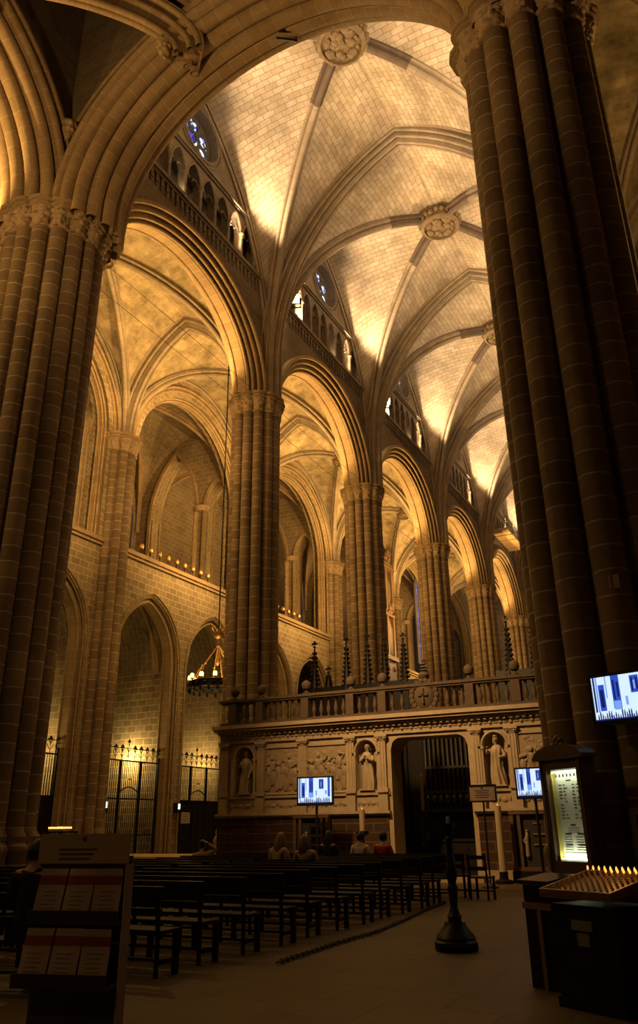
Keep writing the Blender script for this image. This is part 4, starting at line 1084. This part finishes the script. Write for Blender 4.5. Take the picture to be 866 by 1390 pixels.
mb = MB(); mb.lathe([(.055,1.92),(.05,3.04),(.005,3.06)], (0,0,0), 12); mb.build('candle', M_WAX, t); mb = MB(); mb.lathe([(.3,0),(.3,.06),(.08,.12),(.05,.8),(.09,.9),(.05,1.0),(.05,1.8),(.2,1.88),(.2,1.92)], (0,0,0), 16); mb.build('stand', M_WOOD, t)

# votive candle table with rows of little electric candles under glass
t = thing('votive_table', 'dark votive table with a sloping glass tray of little candles beneath the notice case', 'candle table', (-1.47, 8.52, 0), math.radians(-32))
tilt = math.atan2(.13, .65)
mb = MB(); mb.box(-.36, -.24, 0, .36, .30, .82); mb.box(-.38, -.26, 0, .38, .32, .08); mb.build('cabinet', M_WOOD, t)
mb = MB(); mb.box(-.12, -.265, .62, .12, -.24, .70); mb.box(-.07, -.262, .5, .07, -.24, .6); mb.build('coin_slot', plain('steel_plate', (.25,.24,.22), .4, .6), t)
R_ = Matrix.Rotation(tilt, 3, 'X')
def tl(x, y, z): return Vector((0, -.32, .93)) + R_ @ Vector((x, y, z))
mb = MB()
mb.box(-.42, 0, -.06, .42, .70, -.03, R_, (0,-.32,.93))
for a in ((-.42,0,-.40,.70),(.40,0,.42,.70),(-.40,0,.40,.02),(-.40,.68,.40,.70)): mb.box(a[0], a[1], -.04, a[2], a[3], .012, R_, (0,-.32,.93))
mb.build('tray', M_TRIM if False else plain('aged_brass', (.30,.20,.09), .4, .7), t)
M_BULB = em('candle_bulb_lit', (1.0,.36,.06), 1.7); n = 0
cn = MB(); un = MB()
for r_i in range(9):
    for c_i in range(11):
        x = -.35+.07*c_i; y = .06+.072*r_i
        m = MB(); p = tl(x, y, -.03); p2 = tl(x, y, .025)
        m.tube([p, p2], .010, 6); 
        lit = r_i == 8 or (r_i == 7 and c_i > 3)
        c = m.build('votive_candle', M_WAX, t)
        if lit:
            m = MB(); m.lathe([(.003,0),(.011,.012),(.008,.028),(.001,.042)], tl(x, y, .027), 7); m.build('bulb', M_BULB, c)
M_CLEAR, _t, _b = mat('clear_glass', .03); _b.inputs['Transmission Weight'].default_value = 1.0; _b.inputs['IOR'].default_value = 1.1; _b.inputs['Base Color'].default_value = (.95,.95,.93,1)
light('POINT', 'votive_light', tuple(tl(.05, .55, .16)), 1.1, (1.0,.45,.12), .15, parent=t)

t = thing('offering_box', 'black wooden offering desk with glossy sloping top and paler wood cross-strips', 'desk', (-2.12, 9.35, 0), math.radians(-32))
mb = MB(); mb.box(-.19,-.15,0,.19,.2,.92); mb.build('body', M_WOOD, t)
mb = MB(); R2_ = Matrix.Rotation(.12, 3, 'X'); mb.box(-.22,-.2,0,.22,.24,.04, R2_, (0,0,.95)); mb.build('glossy_top', plain('glossy_black', (.03,.035,.05), .12, 0, .8), t)
mb = MB(); mb.box(-.20,-.175,.70,.20,-.15,.76); mb.box(.0,-.175,.0,.05,-.15,.70); mb.build('wood_strips', plain('pale_oak', (.17,.09,.04), .6), t)

# ================================================================ LEAFLET STAND
t = thing('leaflet_stand', 'clear-backed leaflet stand with cream header card and two tiers of pamphlets', 'leaflet rack', (-5.05, 5.6, 0), math.radians(14))
mb = MB(); mb.box(-.40,.10,.0,.40,.13,1.30); mb.box(-.42,-.25,0,.42,.2,.04); mb.build('back_panel', plain('grey_acrylic', (.06,.05,.045), .25), t)
mb = MB(); mb.box(-.41,.02,1.245,.41,.03,1.47); mb.build('header_card', plain('header_cream', (.36,.26,.15), .8), t)
mb = MB(); mb.lathe([(.0001,0),(.02,.0),(.018,.012),(.0001,.014)], (0,.018,1.435), 10, axis=Matrix.Rotation(PI/2,3,'X')); mb.build('red_emblem', plain('red_ink', (.25,.02,.02), .7), t)
mb = MB()
for k in range(3): mb.box(-.22,.015,1.345-.035*k,.12-.03*k,.0195,1.357-.035*k)
mb.build('printed_lines', plain('brown_ink', (.08,.04,.02), .9), t)
mb = MB(); mb.box(.405,-.02,.1,.415,.12,1.24); mb.build('edge_strip', M_CREAM, t)
for tier, (z, y) in enumerate(((.84,.02), (.42,-.10))):
    mb = MB(); mb.box(-.40,y-.09,z-.03,.40,y+.08,z); mb.box(-.40,y-.10,z-.03,.40,y-.085,z+.07); mb.build('shelf', plain('acrylic_shelf', (.04,.03,.022), .3), t)
M_LEAF = plain('pamphlet_paper', (.38,.28,.18), .8, noise=.2, nscale=5); M_REDB = plain('pamphlet_red', (.20,.025,.02), .7)
PAM = ['left', 'middle', 'right']
for tier, (z, y) in enumerate(((.845,.02), (.425,-.10))):
    for k in range(3):
        lt = tag(bpy.data.objects.new('pamphlet', None), 'stack of cream pamphlets with a red band, %s slot of the %s tier' % (PAM[k], ('upper', 'lower')[tier]), 'pamphlet', 'pamphlets in the leaflet stand'); COL.objects.link(lt)
        lt.rotation_euler = (0,0,math.radians(14)); lt.location = Matrix.Translation((-5.05,5.6,0)) @ Matrix.Rotation(math.radians(14),4,'Z') @ Vector((-.26+.255*k, y-.02, z))
        rng = random.Random(tier*3+k); mb = MB(); rows = []
        cv = rng.uniform(-.03,.03)
        for zz in frange(0,.36,6): rows.append([(xx, -.04+.10*(zz/.36)+cv*math.sin(PI*(xx+.12)/.24)-(.05*(zz/.36)**3 if k == 2 else 0), zz) for xx in frange(-.12,.12,6)])
        mb.grid(rows); mb.grid([[(p[0], p[1]+.02, p[2]) for p in r_] for r_ in rows], flip=True)
        mb.grid([rows[-1], [(p[0], p[1]+.02, p[2]) for p in rows[-1]]])
        mb.build('cover', M_LEAF, lt)
        def sub(z0, z1, x0, x1, off, nm, m_):
            m3 = MB(); 
            m3.grid([[(xx, -.04+.10*(zz/.36)+cv*math.sin(PI*(xx+.12)/.24)-(.05*(zz/.36)**3 if k == 2 else 0)-off, zz) for xx in frange(x0,x1,5)] for zz in (z0, z1)]); m3.build(nm, m_, lt)
        sub(.245,.31,-.12,.12,.003,'red_band',M_REDB)
        for q in range(5): sub(.19-.03*q,.195-.03*q,-.07,.07-.02*(q%2),.003,'text_line',plain('grey_ink',(.12,.09,.06),.9) if q == 0 and k == 0 and tier == 0 else bpy.data.materials['grey_ink'])

# ================================================================ PEOPLE ON THE BENCHES
M_SKIN = plain('skin', (.36,.20,.12), .6); M_SHADOWSKIN = M_SKIN
def person(label, loc, rz, top, legs, hair, hairm, arm='lap', head_tilt=0.0, nod=0.0):
    t = thing('person', label, 'person', loc, rz)
    hx = head_tilt
    V = [(0,.0,.53),(0,-.02,.72),(0,-.03,.93),(0,-.02,1.07),(hx*.3,.0,1.15),(hx,.015+nod,1.21),(hx,.02+nod,1.28)]
    R = [(.15,.11),(.135,.10),(.15,.10),(.11,.075),(.05,.05),(.065,.075),(.066,.078)]
    Eg = [(k, k+1) for k in range(6)]
    arms = {}
    for s in (-1, 1):
        b = len(V)
        if arm == 'up' and s == 1: J = [(s*.17,-.02,1.06),(s*.36,-.02,1.17),(s*.16,-.07,1.30)]
        elif arm == 'bag' and s == 1: J = [(s*.18,-.02,1.05),(s*.27,.06,.83),(s*.36,.30,.86)]
        else: J = [(s*.18,-.02,1.05),(s*.235,.03,.80),(s*.11,.27,.66)]
        arms[s] = J; V += J; R += [(.065,.06),.047,.033]; Eg += [(3, b), (b, b+1), (b+1, b+2)]
        b = len(V); V += [(s*.10,.04,.52),(s*.13,.46,.52),(s*.13,.43,.10),(s*.14,.58,.05)]; R += [.10,.07,.05,(.045,.035)]; Eg += [(0, b), (b, b+1), (b+1, b+2), (b+2, b+3)]
    body = skin(V, Eg, R)
    c = Vector((hx, .03+nod, 1.26))
    body.ball(tuple(c+Vector((0,.0,.0))), (.077,.092,.112), 14, 10)
    body.ball(tuple(c+Vector((0,.095,-.015))), (.014,.02,.026), 7, 5)
    for s in (-1, 1):
        body.ball(tuple(c+Vector((s*.031,.083,.012))), (.014,.010,.009), 6, 4); body.ball(tuple(c+Vector((s*.079,0,-.005))), (.012,.022,.032), 7, 5)
        w = Vector(arms[s][2]); d = (w-Vector(arms[s][1])).normalized(); sd = d.cross(Vector((0,0,1))).normalized(); pal = w+d*.05
        body.ball(tuple(pal), (.04,.045,.025), 9, 6)
        nrm = sd.cross(d)
        for q in range(4):
            o_ = sd*(.021*(q-1.5)); L_ = (.065,.078,.074,.058)[q]
            body.tube([pal+d*.02+o_, pal+d*(.04+L_*.5)+o_, pal+d*(.035+L_*.85)+o_*.95-nrm*.02], [.0095,.009,.0075], 6)
        body.tube([pal-d*.02+sd*.03*s, pal+sd*.055*s+d*.015, pal+sd*.055*s+d*.05-nrm*.01], [.012,.011,.008], 6)
    body.ball(tuple(c+Vector((0,.088,-.055))), (.024,.010,.008), 7, 4)
    body.build('body', M_SKIN, t, 70)
    # shirt and trousers follow the body
    g = [(0,0,.50),(0,-.02,.72),(0,-.03,.93),(0,-.02,1.065),(hx*.2,-.008,1.11)]; gr = [(.168,.13),(.152,.118),(.168,.118),(.125,.092),(.062,.062)]; ge = [(k,k+1) for k in range(4)]
    for s in (-1, 1):
        b = len(g); J = arms[s]; w = Vector(J[1]).lerp(Vector(J[2]), .8)
        g += [J[0], J[1], tuple(w)]; gr += [(.080,.075),.062,.048]; ge += [(3,b),(b,b+1),(b+1,b+2)]
    skin(g, ge, gr).build('top', top, t, 70)
    g = [(0,.02,.53)]; gr = [(.17,.125)]; ge = []
    for s in (-1, 1):
        b = len(g); g += [(s*.10,.06,.53),(s*.13,.46,.53),(s*.13,.43,.15)]; gr += [.115,.085,.07]; ge += [(0,b),(b,b+1),(b+1,b+2)]
    skin(g, ge, gr).build('trousers', legs, t, 70)
    h = MB()
    rows = []
    for i in range(9):
        ph = PI*.5*1.28*i/8
        rows.append([tuple(c+Vector((.088*math.sin(ph)*math.cos(a), (.102*math.sin(ph))*math.sin(a)-.006, .028+.105*math.cos(ph)-(.03 if math.sin(a) < -.2 else -.035*max(0, math.sin(a)))*(i/8)))) for a in [2*PI*k/20 for k in range(20)]])
    h.grid(rows, cu=True, flip=True)
    rng = random.Random(hash(label) % 1000 if False else len(label))
    if hair == 'long':
        for k in range(34):
            a = PI+PI*k/33 if True else 0
            x, y = .082*math.cos(a), .095*math.sin(a); l = rng.uniform(.20,.30)
            h.tube([c+Vector((x*.8, y*.8, .06)), c+Vector((x*1.08, y*1.08, -.02)), c+Vector((x*1.25+rng.uniform(-.02,.02), y*1.15-.02, -l*.6)), c+Vector((x*1.15+rng.uniform(-.03,.03), y*1.0-.035, -l))], [.02,.024,.021,.006], 6)
    elif hair == 'bun':
        h.ball(tuple(c+Vector((0,-.09,.075))), (.045,.045,.045), 9, 7)
    else:
        for k in range(22):
            a = PI*1.02+PI*.96*k/21; h.tube([c+Vector((.084*math.cos(a), .098*math.sin(a), .02)), c+Vector((.078*math.cos(a), .088*math.sin(a), -.07))], [.018,.008], 5)
    h.build('hair', hairm, t, 70)
    return t
C_WHITE = plain('white_cotton', (.62,.54,.42), .9); C_RED = plain('red_wool', (.32,.02,.02), .9); C_BLACK = plain('black_cloth', (.012,.011,.011), .9); C_TAN = plain('tan_jacket', (.30,.20,.12), .9, noise=.3); C_BEIGE = plain('beige_blouse', (.38,.29,.18), .9, noise=.3)
C_DENIM = plain('dark_denim', (.02,.022,.03), .9); H_DARK = plain('dark_hair', (.012,.009,.007), .6); H_BROWN = plain('brown_hair', (.10,.055,.025), .55); H_FAIR = plain('light_brown_hair', (.19,.115,.05), .55)
person('seated person in a white shirt with short dark hair, seen from behind', (-8.82, ROWY[0]+.12, 0), 0, C_WHITE, C_DENIM, 'short', H_DARK)
person('seated person in a red top with dark hair, beside the white shirt', (-8.22, ROWY[0]+.12, 0), math.radians(-4), C_RED, C_DENIM, 'short', H_DARK)
person('seated person all in black, left of the white shirt', (-9.22, ROWY[1]+.10, .03), .06, C_BLACK, C_BLACK, 'long', H_DARK, nod=.0)
person('seated woman with long light brown hair and beige blouse', (-8.98, ROWY[4]+.12, .02), math.radians(-10), C_BEIGE, C_DENIM, 'long', H_FAIR, head_tilt=.02)
person('seated woman in a tan jacket leaning towards her long-haired neighbour', (-8.36, ROWY[4]+.12, -.03), math.radians(12), C_TAN, C_BLACK, 'long', H_BROWN, head_tilt=-.04)
person('seated dark-haired person with one arm raised behind the head, far left of the benches', (-12.2, ROWY[2]+.14, -.14), math.radians(25), C_TAN, C_DENIM, 'bun', H_DARK, 'up')
person('dark-clothed person with a tan sleeve at the left edge, beside the leaflet stand', (-6.85, 6.9, 0.03), math.radians(20), C_BLACK, C_BLACK, 'short', H_DARK, 'bag')
nb = dup(b0, (-8.0, 6.72, 0), math.radians(20), 'black bench at the lower left, under the dark-clothed person beside the leaflet stand')
t = thing('shoulder_bag', 'tan shoulder bag held by the dark-clothed person at the left edge', 'bag', (-6.42, 7.05, .74), math.radians(20))
mb = MB(); mb.lathe([(.001,-.12),(.11,-.11),(.15,0),(.13,.08),(.10,.10)], (0,0,0), 16, 1, .45); mb.build('pouch', C_TAN, t)
mb = MB(); mb.tube([(.12*math.cos(a), 0, .09+.13*math.sin(a)) for a in frange(0, PI, 10)], .012, 6); mb.build('strap', C_TAN, t)

# ================================================================ CHANDELIER
M_GILT = plain('gilded_metal', (.75,.48,.20), .35, .9)
M_LAMPG = em('lamp_glow', (1.0,.62,.10), 6)
CH = (-20.75, 30.7, 0)
t = thing('chandelier', 'crown-shaped gilt chandelier with lit cups hanging on a long chain in the left aisle', 'chandelier', (CH[0], CH[1], 7.4))
R_ = 1.22
mb = MB(); 
for z, r in ((-.12,R_),(.12,R_)): mb.tube([(r*math.cos(a), r*math.sin(a), z) for a in [2*PI*k/40 for k in range(40)]], .04, 7, True)
rows = [[(R_*math.cos(a), R_*math.sin(a), z) for a in [2*PI*k/40 for k in range(40)]] for z in (-.12, .12)]; mb.grid(rows, cu=True)
for k in range(20):
    a = 2*PI*k/20; mb.ball((R_*math.cos(a), R_*math.sin(a), -.24), (.07,.07,.12), 7, 5); mb.ball((R_*1.02*math.cos(a+.15), R_*1.02*math.sin(a+.15), -.02), (.09,.09,.10), 7, 5)
mb.build('crown_ring', M_IRON, t)
for k in range(12):
    a = 2*PI*k/12; x, y = R_*math.cos(a), R_*math.sin(a)
    mb = MB(); mb.lathe([(.03,.12),(.02,.16),(.09,.22),(.10,.24)], (x,y,0), 10); c = mb.build('lamp_cup', M_GILT, t)
    mb = MB(); mb.lathe([(.075,.24),(.09,.32),(.075,.42),(.05,.44)], (x,y,0), 10); mb.build('lamp_glass', M_LAMPG, c)
for k in range(6):
    a = 2*PI*k/6+.26; x, y = R_*math.cos(a), R_*math.sin(a)
    mb = MB(); mb.tube([(x,y,.1),(x*.72,y*.72,.75),(x*.55,y*.55,.95),(.05*math.cos(a),.05*math.sin(a),1.75)], .025, 6); mb.ball((x*.6,y*.6,.92), .06, 8, 6); mb.tube([(x*.62,y*.62,.9),(x*.72,y*.72,.5),(x*.6,y*.6,.45)], .02, 5); mb.build('stay', M_GILT, t)
mb = MB(); mb.lathe([(.05,.9),(.10,1.0),(.05,1.1),(.03,1.2),(.03,1.7),(.09,1.75),(.05,1.8),(.08,1.95),(.05,2.0),(.06,2.1),(.20,2.2),(.26,2.32),(.27,2.42),(.2,2.44)], (0,0,0), 16)
for k in range(8):
    a = 2*PI*k/8; mb.tube([(.25*math.cos(a), .25*math.sin(a), 2.42), (.33*math.cos(a), .33*math.sin(a), 2.55), (.30*math.cos(a), .30*math.sin(a), 2.66)], [.05,.05,.01], 6)
mb.build('stem_and_crown', M_GILT, t)
mb = MB(); mb.tube([(0,0,2.4),(0,0,17.66)], .035, 6); mb.build('suspension_chain', M_IRON, t)
light('POINT', 'chandelier_light', (0,0,.5), 60, (1.0,.6,.15), .6, parent=t)

# ================================================================ GALLERY LAMPS
M_GLAMP = em('gilt_lamp_glow', (1.0,.6,.12), .5)
g0 = thing('gallery_lamp', 'x', 'lamp', (-24.62, 30.2, 13.78), 0, 'gilt lamps along the gallery sill'); g0.scale = (.8,.8,.8)
mb = MB(); mb.lathe([(.12,0),(.12,.04),(.03,.08),(.025,.3),(.06,.36),(.03,.4)], (0,0,0), 10); mb.build('stand', M_IRON, g0)
mb = MB(); mb.lathe([(.05,.4),(.13,.46),(.16,.56),(.15,.66),(.10,.72),(.12,.76)], (0,0,0), 12); mb.build('cup', M_GILT, g0)
mb = MB(); mb.ball((.06,0,.60), (.12,.09,.10), 8, 6); mb.build('glow', M_GLAMP, g0)
GL = [(29.4+.72*k, 'nearer gallery, %s from the left' % q) for k, q in enumerate(('first','second','third','fourth','fifth','sixth','seventh','eighth','ninth'))]
GL += [(41.4+.72*k, 'farther gallery, %s from the left' % q) for k, q in enumerate(('first','second','third','fourth','fifth','sixth','seventh'))]
for k, (y, q) in enumerate(GL):
    lb = 'small gilt lamp on the gallery sill: '+q
    if k == 0: g0.location = (-24.62, y, 13.78); g0['label'] = lb
    else: dup(g0, (-24.62, y, 13.78), 0, lb)
tag(bpy.data.objects.new('gallery_plaque', None), 'dark square plaque on the back wall of the upper gallery', 'plaque')
pl = bpy.data.objects['gallery_plaque']; COL.objects.link(pl); pl.location = (-32.7, 39.6, 18.4)
mb = MB(); mb.box(-.05,-.7,-.8,.05,.7,.8); mb.build('slab', M_DARK, pl); mb = MB()
for a in ((-.78,-.9,-.7,.9),(.7,-.9,.78,.9),(-.7,.8,.7,.9),(-.7,-.9,.7,-.8)): mb.box(-.05,a[0],a[1],.09,a[2],a[3])
mb.build('rim', M_TRAC, pl)

# ================================================================ CHAPEL GATES
def gate(label, y0, w, solid, zt=4.35):
    t = thing('chapel_gate', label, 'iron gate', (-25.15, y0, 0)); 
    mb = MB()
    for z in (.12, 1.25, 2.75, zt): mb.box(-.025, -w/2, z-.03, .025, w/2, z+.03)
    for y in (-w/2, -w*.17, w*.17, w/2): mb.box(-.04, y-.04, 0, .04, y+.04, zt+(.25 if abs(y) > w*.3 else 0))
    mb.build('frame', M_IRON, t)
    n = int(w/.13); mb = MB()
    for k in range(1, n): mb.tube([(0, -w/2+w*k/n, .1), (0, -w/2+w*k/n, zt)], .022, 5)
    mb.build('bars', M_IRON, t)
    mb = MB(); ns = int(w/.42); rng = random.Random(3)
    for k in range(ns+1):
        y = -w/2+w*k/ns; H = .62+(.25 if k == ns//2 else 0)
        mb.tube([(0,y,zt), (0,y,zt+H)], .018, 5)
        for s in (-1, 1):
            for zz, l in ((.25,.17),(.48,.13)): mb.tube([(0,y,zt+zz-.1),(0,y+s*l*.6,zt+zz),(0,y+s*l,zt+zz+.1),(0,y+s*l*.7,zt+zz+.15)], [.014,.016,.012,.006], 5)
        mb.ball((0,y,zt+H), (.05,.05,.075), 7, 5)
        for q in range(4): mb.ball((0.03*math.cos(q*1.57), y+.06*math.sin(q*1.57), zt+H-.05), .035, 6, 4)
    mb.box(-.02,-w/2,zt+.52,.02,w/2,zt+.545)
    mb.build('flower_cresting', M_IRON, t)
    mb = MB()
    for s in (-1, 1): mb.tube([(0, s*w*.17, 2.75), (0, s*w*.17, 3.5)], .03, 6); mb.ball((0, s*w*.17, 3.55), .06, 7, 5)
    mb.tube([(0, y, 3.0+.25*math.cos(y/(w*.17)*PI/2)) for y in frange(-w*.17, w*.17, 8)], .03, 6); mb.tube([(0,0,3.2),(0,0,3.75)], .02, 5); mb.box(-.015,-.1,3.55,.015,.1,3.59)
    mb.build('doorway_arch', M_IRON, t)
    if solid:
        mb = MB(); mb.box(-.06,-w/2,0,.0,w/2,solid)
        for k in range(int(w/.5)): mb.box(-.0,-w/2+.06+.5*k,.2,.03,-w/2+.44+.5*k,solid-.15)
        mb.build('lower_panel', M_WOOD, t)
q1, q2 = 10.19/4*.91*K, 9.43/4*.91*K
m1, m2_ = (YP[1]+YP[2])/2*K, (YP[2]+YP[3])/2*K
gate('black iron chapel gate with flower cresting just right of the huge left pillar', m1+q1, 4.0, 2.75)
gate('tall iron bar gate with flower cresting below the first pointed chapel arch', m2_-q2, 4.0, 0)
gate('iron chapel gate with dark lower panels below the chandelier', m2_+q2, 4.0, 2.75)
m3_ = (YP[3]+YP[4])/2*K
gate('iron chapel gate in the next bay, behind the left end of the choir screen', m3_-q2, 4.0, 0)
# altars inside the chapels, lamps and notices
def chapel_altar(label, y):
    t = thing('chapel_altar', label, 'altar', (-31.4, y, 0))
    mb = MB(); mb.box(-1.0,-1.5,0,1.0,1.5,1.05); mb.box(-1.05,-1.6,1.05,1.05,1.6,1.13); mb.box(-1.3,-1.8,0,1.6,1.8,.18); mb.build('altar_table', M_CARVE, t)
    mb = MB(); mb.box(-1.0,-1.4,1.13,-.7,1.4,3.6)
    for s in (-1, -.33, .33, 1): mb.lathe([(.08,1.2),(.06,1.3),(.06,3.3),(.1,3.45)], (-.62,s*1.3,0), 10)
    for k in range(3): mb.grid([[(-.66+.0*a, -1.3+.87*k+.04+.79*(a/8), 2.7+.35*math.sin(PI*a/8)) for a in range(9)], [(-.60, -1.3+.87*k+.04+.79*(a/8), 2.8+.4*math.sin(PI*a/8)) for a in range(9)]])
    for k in range(5): mb.lathe([(.14,3.6),(.02,4.4-.18*abs(k-2))], (-.85,-1.2+.6*k,0), 6)
    mb.build('retable', M_GOLD, t)
chapel_altar('gilded altar in the chapel behind the first pointed arch', m2_-q2)
chapel_altar('gilded altar in the chapel under the chandelier', m2_+q2)
chapel_altar('gilded altar in the chapel beside the huge left pillar', m1+q1)
for y, nm in ((m1+q1, 'a'), (m2_-q2, 'b'), (m2_+q2, 'c'), (m3_-q2, 'd')):
    light('POINT', 'chapel_light', (-27.0, y+1.7, 4.6), 190, CHAPC, .2)
M_TUBE = em('cold_lamp', (.75,1.0,.85), 1.3)
for (y, lb) in ((28.05, 'small cold white lamp on the wall left of the tall bar gate'), (33.15, 'small cold white lamp between the bar gate and the chandelier chapel')):
    t = thing('wall_lamp', lb, 'lamp', (-24.25, y, 2.45)); mb = MB(); mb.box(-.5,-.09,-.30,-.02,.09,.16); mb.build('housing', M_BLACKP, t)
    mb = MB(); mb.box(-.02,-.05,-.12,.02,.05,.12); mb.build('tube', M_TUBE, t)
t = thing('placard', 'small cream placard on a post before the chandelier chapel gate', 'sign', (-24.3, 33.75, 0)); mb = MB(); mb.box(-.02,-.33,1.72,.02,.33,2.2); mb.build('card', M_CREAM, t)
mb = MB()
for k in range(4): mb.box(.02,-.24,2.1-.09*k,.025,.24-.06*(k%2),2.115-.09*k)
mb.build('printed_lines', M_LINE, t); mb = MB(); mb.tube([(-.03,0,0),(-.03,0,1.9)], .025, 6); mb.build('post', M_BLACKP, t)
t = thing('votive_rack', 'small rack of glowing votive candles near the foot of the huge left pillar', 'candle rack', (-18.95, 20.0, 0), math.radians(-20))
mb = MB(); mb.box(-.5,-.3,1.42,.5,.3,1.47)
for sx in (-.45,.45):
    for sy in (-.25,.25): mb.tube([(sx,sy,0),(sx,sy,1.42)], .025, 6)
mb.build('stand', M_IRON, t)
for k in range(9):
    for r_i in range(2):
        mb = MB(); mb.tube([(-.42+.105*k,-.2+.3*r_i,1.47),(-.42+.105*k,-.2+.3*r_i,1.54)], .028, 7); c = mb.build('votive_cup', M_WAX, t); mb = MB(); mb.lathe([(.012,0),(.022,.02),(.001,.06)], (-.42+.105*k,-.2+.3*r_i,1.54), 6); mb.build('flame', M_FLAME, c)

# ================================================================ ORGAN, PLATFORM, FLOODLIGHTS, BLUE WINDOW
t = thing('organ_case', 'dark carved organ case with tall pipes, right of the second slender pillar', 'organ', (-23.3, 56.0, 0))
mb = MB(); mb.box(-1.3,-1.9,10.9,.6,1.9,13.2); mb.box(-1.3,-2.1,13.0,.8,2.1,13.3); mb.box(-1.3,-1.9,13.3,.3,1.9,21.0); mb.lathe([(1.4,10.9),(.9,10.3),(.5,9.6),(.2,9.3)], (-.4,0,0), 12); mb.build('case', M_WOOD2, t)
mb = MB(); rng = random.Random(2)
for y in (-1.9,-.65,.65,1.9): mb.box(.3,y-.14,13.3,.62,y+.14,20.2)
for z, d in ((16.4,.7),(16.7,.62),(20.2,.8),(20.6,.6)): mb.box(-.2,-2.0,z,d,2.0,z+.18)
for k in range(40): mb.ball((.5+rng.uniform(-.1,.1), rng.uniform(-1.9,1.9), rng.choice((rng.uniform(12,13), rng.uniform(20.8,22.4), rng.uniform(16.8,17.6)))), (.16,.22,.22), 7, 5)
for y in (-1.5,0,1.5): mb.lathe([(.5,20.8),(.3,21.3),(.4,21.6),(.05,23.0)], (0,y,0), 8)
mb.build('carved_crest', M_WOOD2, t)
PIPE = plain('pipe_tin', (.14,.11,.08), .45, .6)
for b_ in range(3):
    for k in range(5):
        y = -1.28+1.28*b_+(-.42+.21*k); hh = 3.0-.28*abs(k-2)*(1 if b_ != 1 else -1)-.3
        mb = MB(); mb.lathe([(.03,13.35),(.085,13.7),(.085,13.5+hh)], (.42,y,0), 8); mb.build('organ_pipe', PIPE, t)
    for k in range(5):
        y = -1.28+1.28*b_+(-.42+.21*k); mb = MB(); mb.lathe([(.03,16.9),(.08,17.2),(.08,19.6-.2*abs(k-2))], (.42,y,0), 8); mb.build('organ_pipe', PIPE, t)
t = thing('work_platform', 'boxy wooden platform lit from below, high on the far left nave wall', 'platform', (-15.7, 68.6, 25.0))
mb = MB(); mb.box(-.9,-3.0,0,.9,3.0,.12)
for k in range(5): mb.box(-.9,-3.0+1.5*k-.05,-.1,.9,-3.0+1.5*k+.05,0)
mb.build('deck', plain('raw_timber', (.55,.36,.16), .8), t)
mb = MB()
for s in (-.88,.88):
    for k in range(4): mb.tube([(s,-2.9+1.93*k,.1),(s,-2.9+1.93*k,1.2)], .04, 6)
    for z in (.6,1.15): mb.tube([(s,-2.9,z),(s,2.9,z)], .035, 6)
mb.build('railing', M_IRON, t)
light('SPOT', 'platform_light', (-14.2, 66.5, 20.5), 900, (1.0,.62,.22), .1, (-15.6, 68.8, 25), 60, .5)
M_FLOOD = em('floodlight_glow', (1.0,.80,.45), 60)
def flood(label, loc, rz, on=True, s=1.0):
    t = thing('floodlight', label, 'floodlight', loc, rz); t.rotation_euler = (math.radians(38), 0, rz)
    if on: light('SPOT', 'floodlight_beam', (0, -.25*s, .26*s), 260, (1.0,.72,.34), .1, (0, -3, .26*s), 150, .6, t)
    mb = MB(); mb.box(-.18*s,-.12*s,.10*s,.18*s,.08*s,.42*s); mb.tube([(-.2*s,0,0),(-.2*s,0,.28*s)], .02*s, 5); mb.tube([(.2*s,0,0),(.2*s,0,.28*s)], .02*s, 5); mb.box(-.22*s,-.05*s,-.02*s,.22*s,.05*s,.02*s)
    mb.tube([(-.16*s,-.13*s,.12*s),(.16*s,-.13*s,.12*s),(.16*s,-.13*s,.4*s),(-.16*s,-.13*s,.4*s)], .02*s, 5, True); mb.build('housing', M_IRON, t)
    mb = MB(); mb.box(-.15*s,-.13*s,.13*s,.15*s,-.115*s,.39*s); mb.build('lens', M_FLOOD if on else M_GLASSD, t)
    return t
flood('blazing floodlight on the triforium sill beside the first slender pillar', (-15.95, 29.15, 25.35), math.radians(30), True, 1.7)
flood('blazing floodlight on the triforium sill beside the second slender pillar', (-15.95, 41.0, 25.35), math.radians(30), True, 1.7)
flood('unlit square floodlight hanging at the top of the great crossing arch', (-8.66, 15.35, 24.35), math.radians(35), False, 1.5)
w = sempty('window_2', (-25.0, 69.8, 0))
mb = MB(); P = [(s, 15.0+z) for s, z, _, _ in arch_path(.5, 1.1, 7.0, 8)]; mb.face([(0, y, z) for y, z in P]); mb.build('glass', M_BLUELIT, w)
mb = MB(); mb.tube([(0.05, y, z) for y, z in P], .12, 6); mb.tube([(0.03,0,15),(0.03,0,23)], .04, 6)
for k in range(7): mb.tube([(0.03,-.5,15.6+k),(0.03,.5,15.6+k)], .025, 5)
mb.build('tracery', M_TRAC, w)
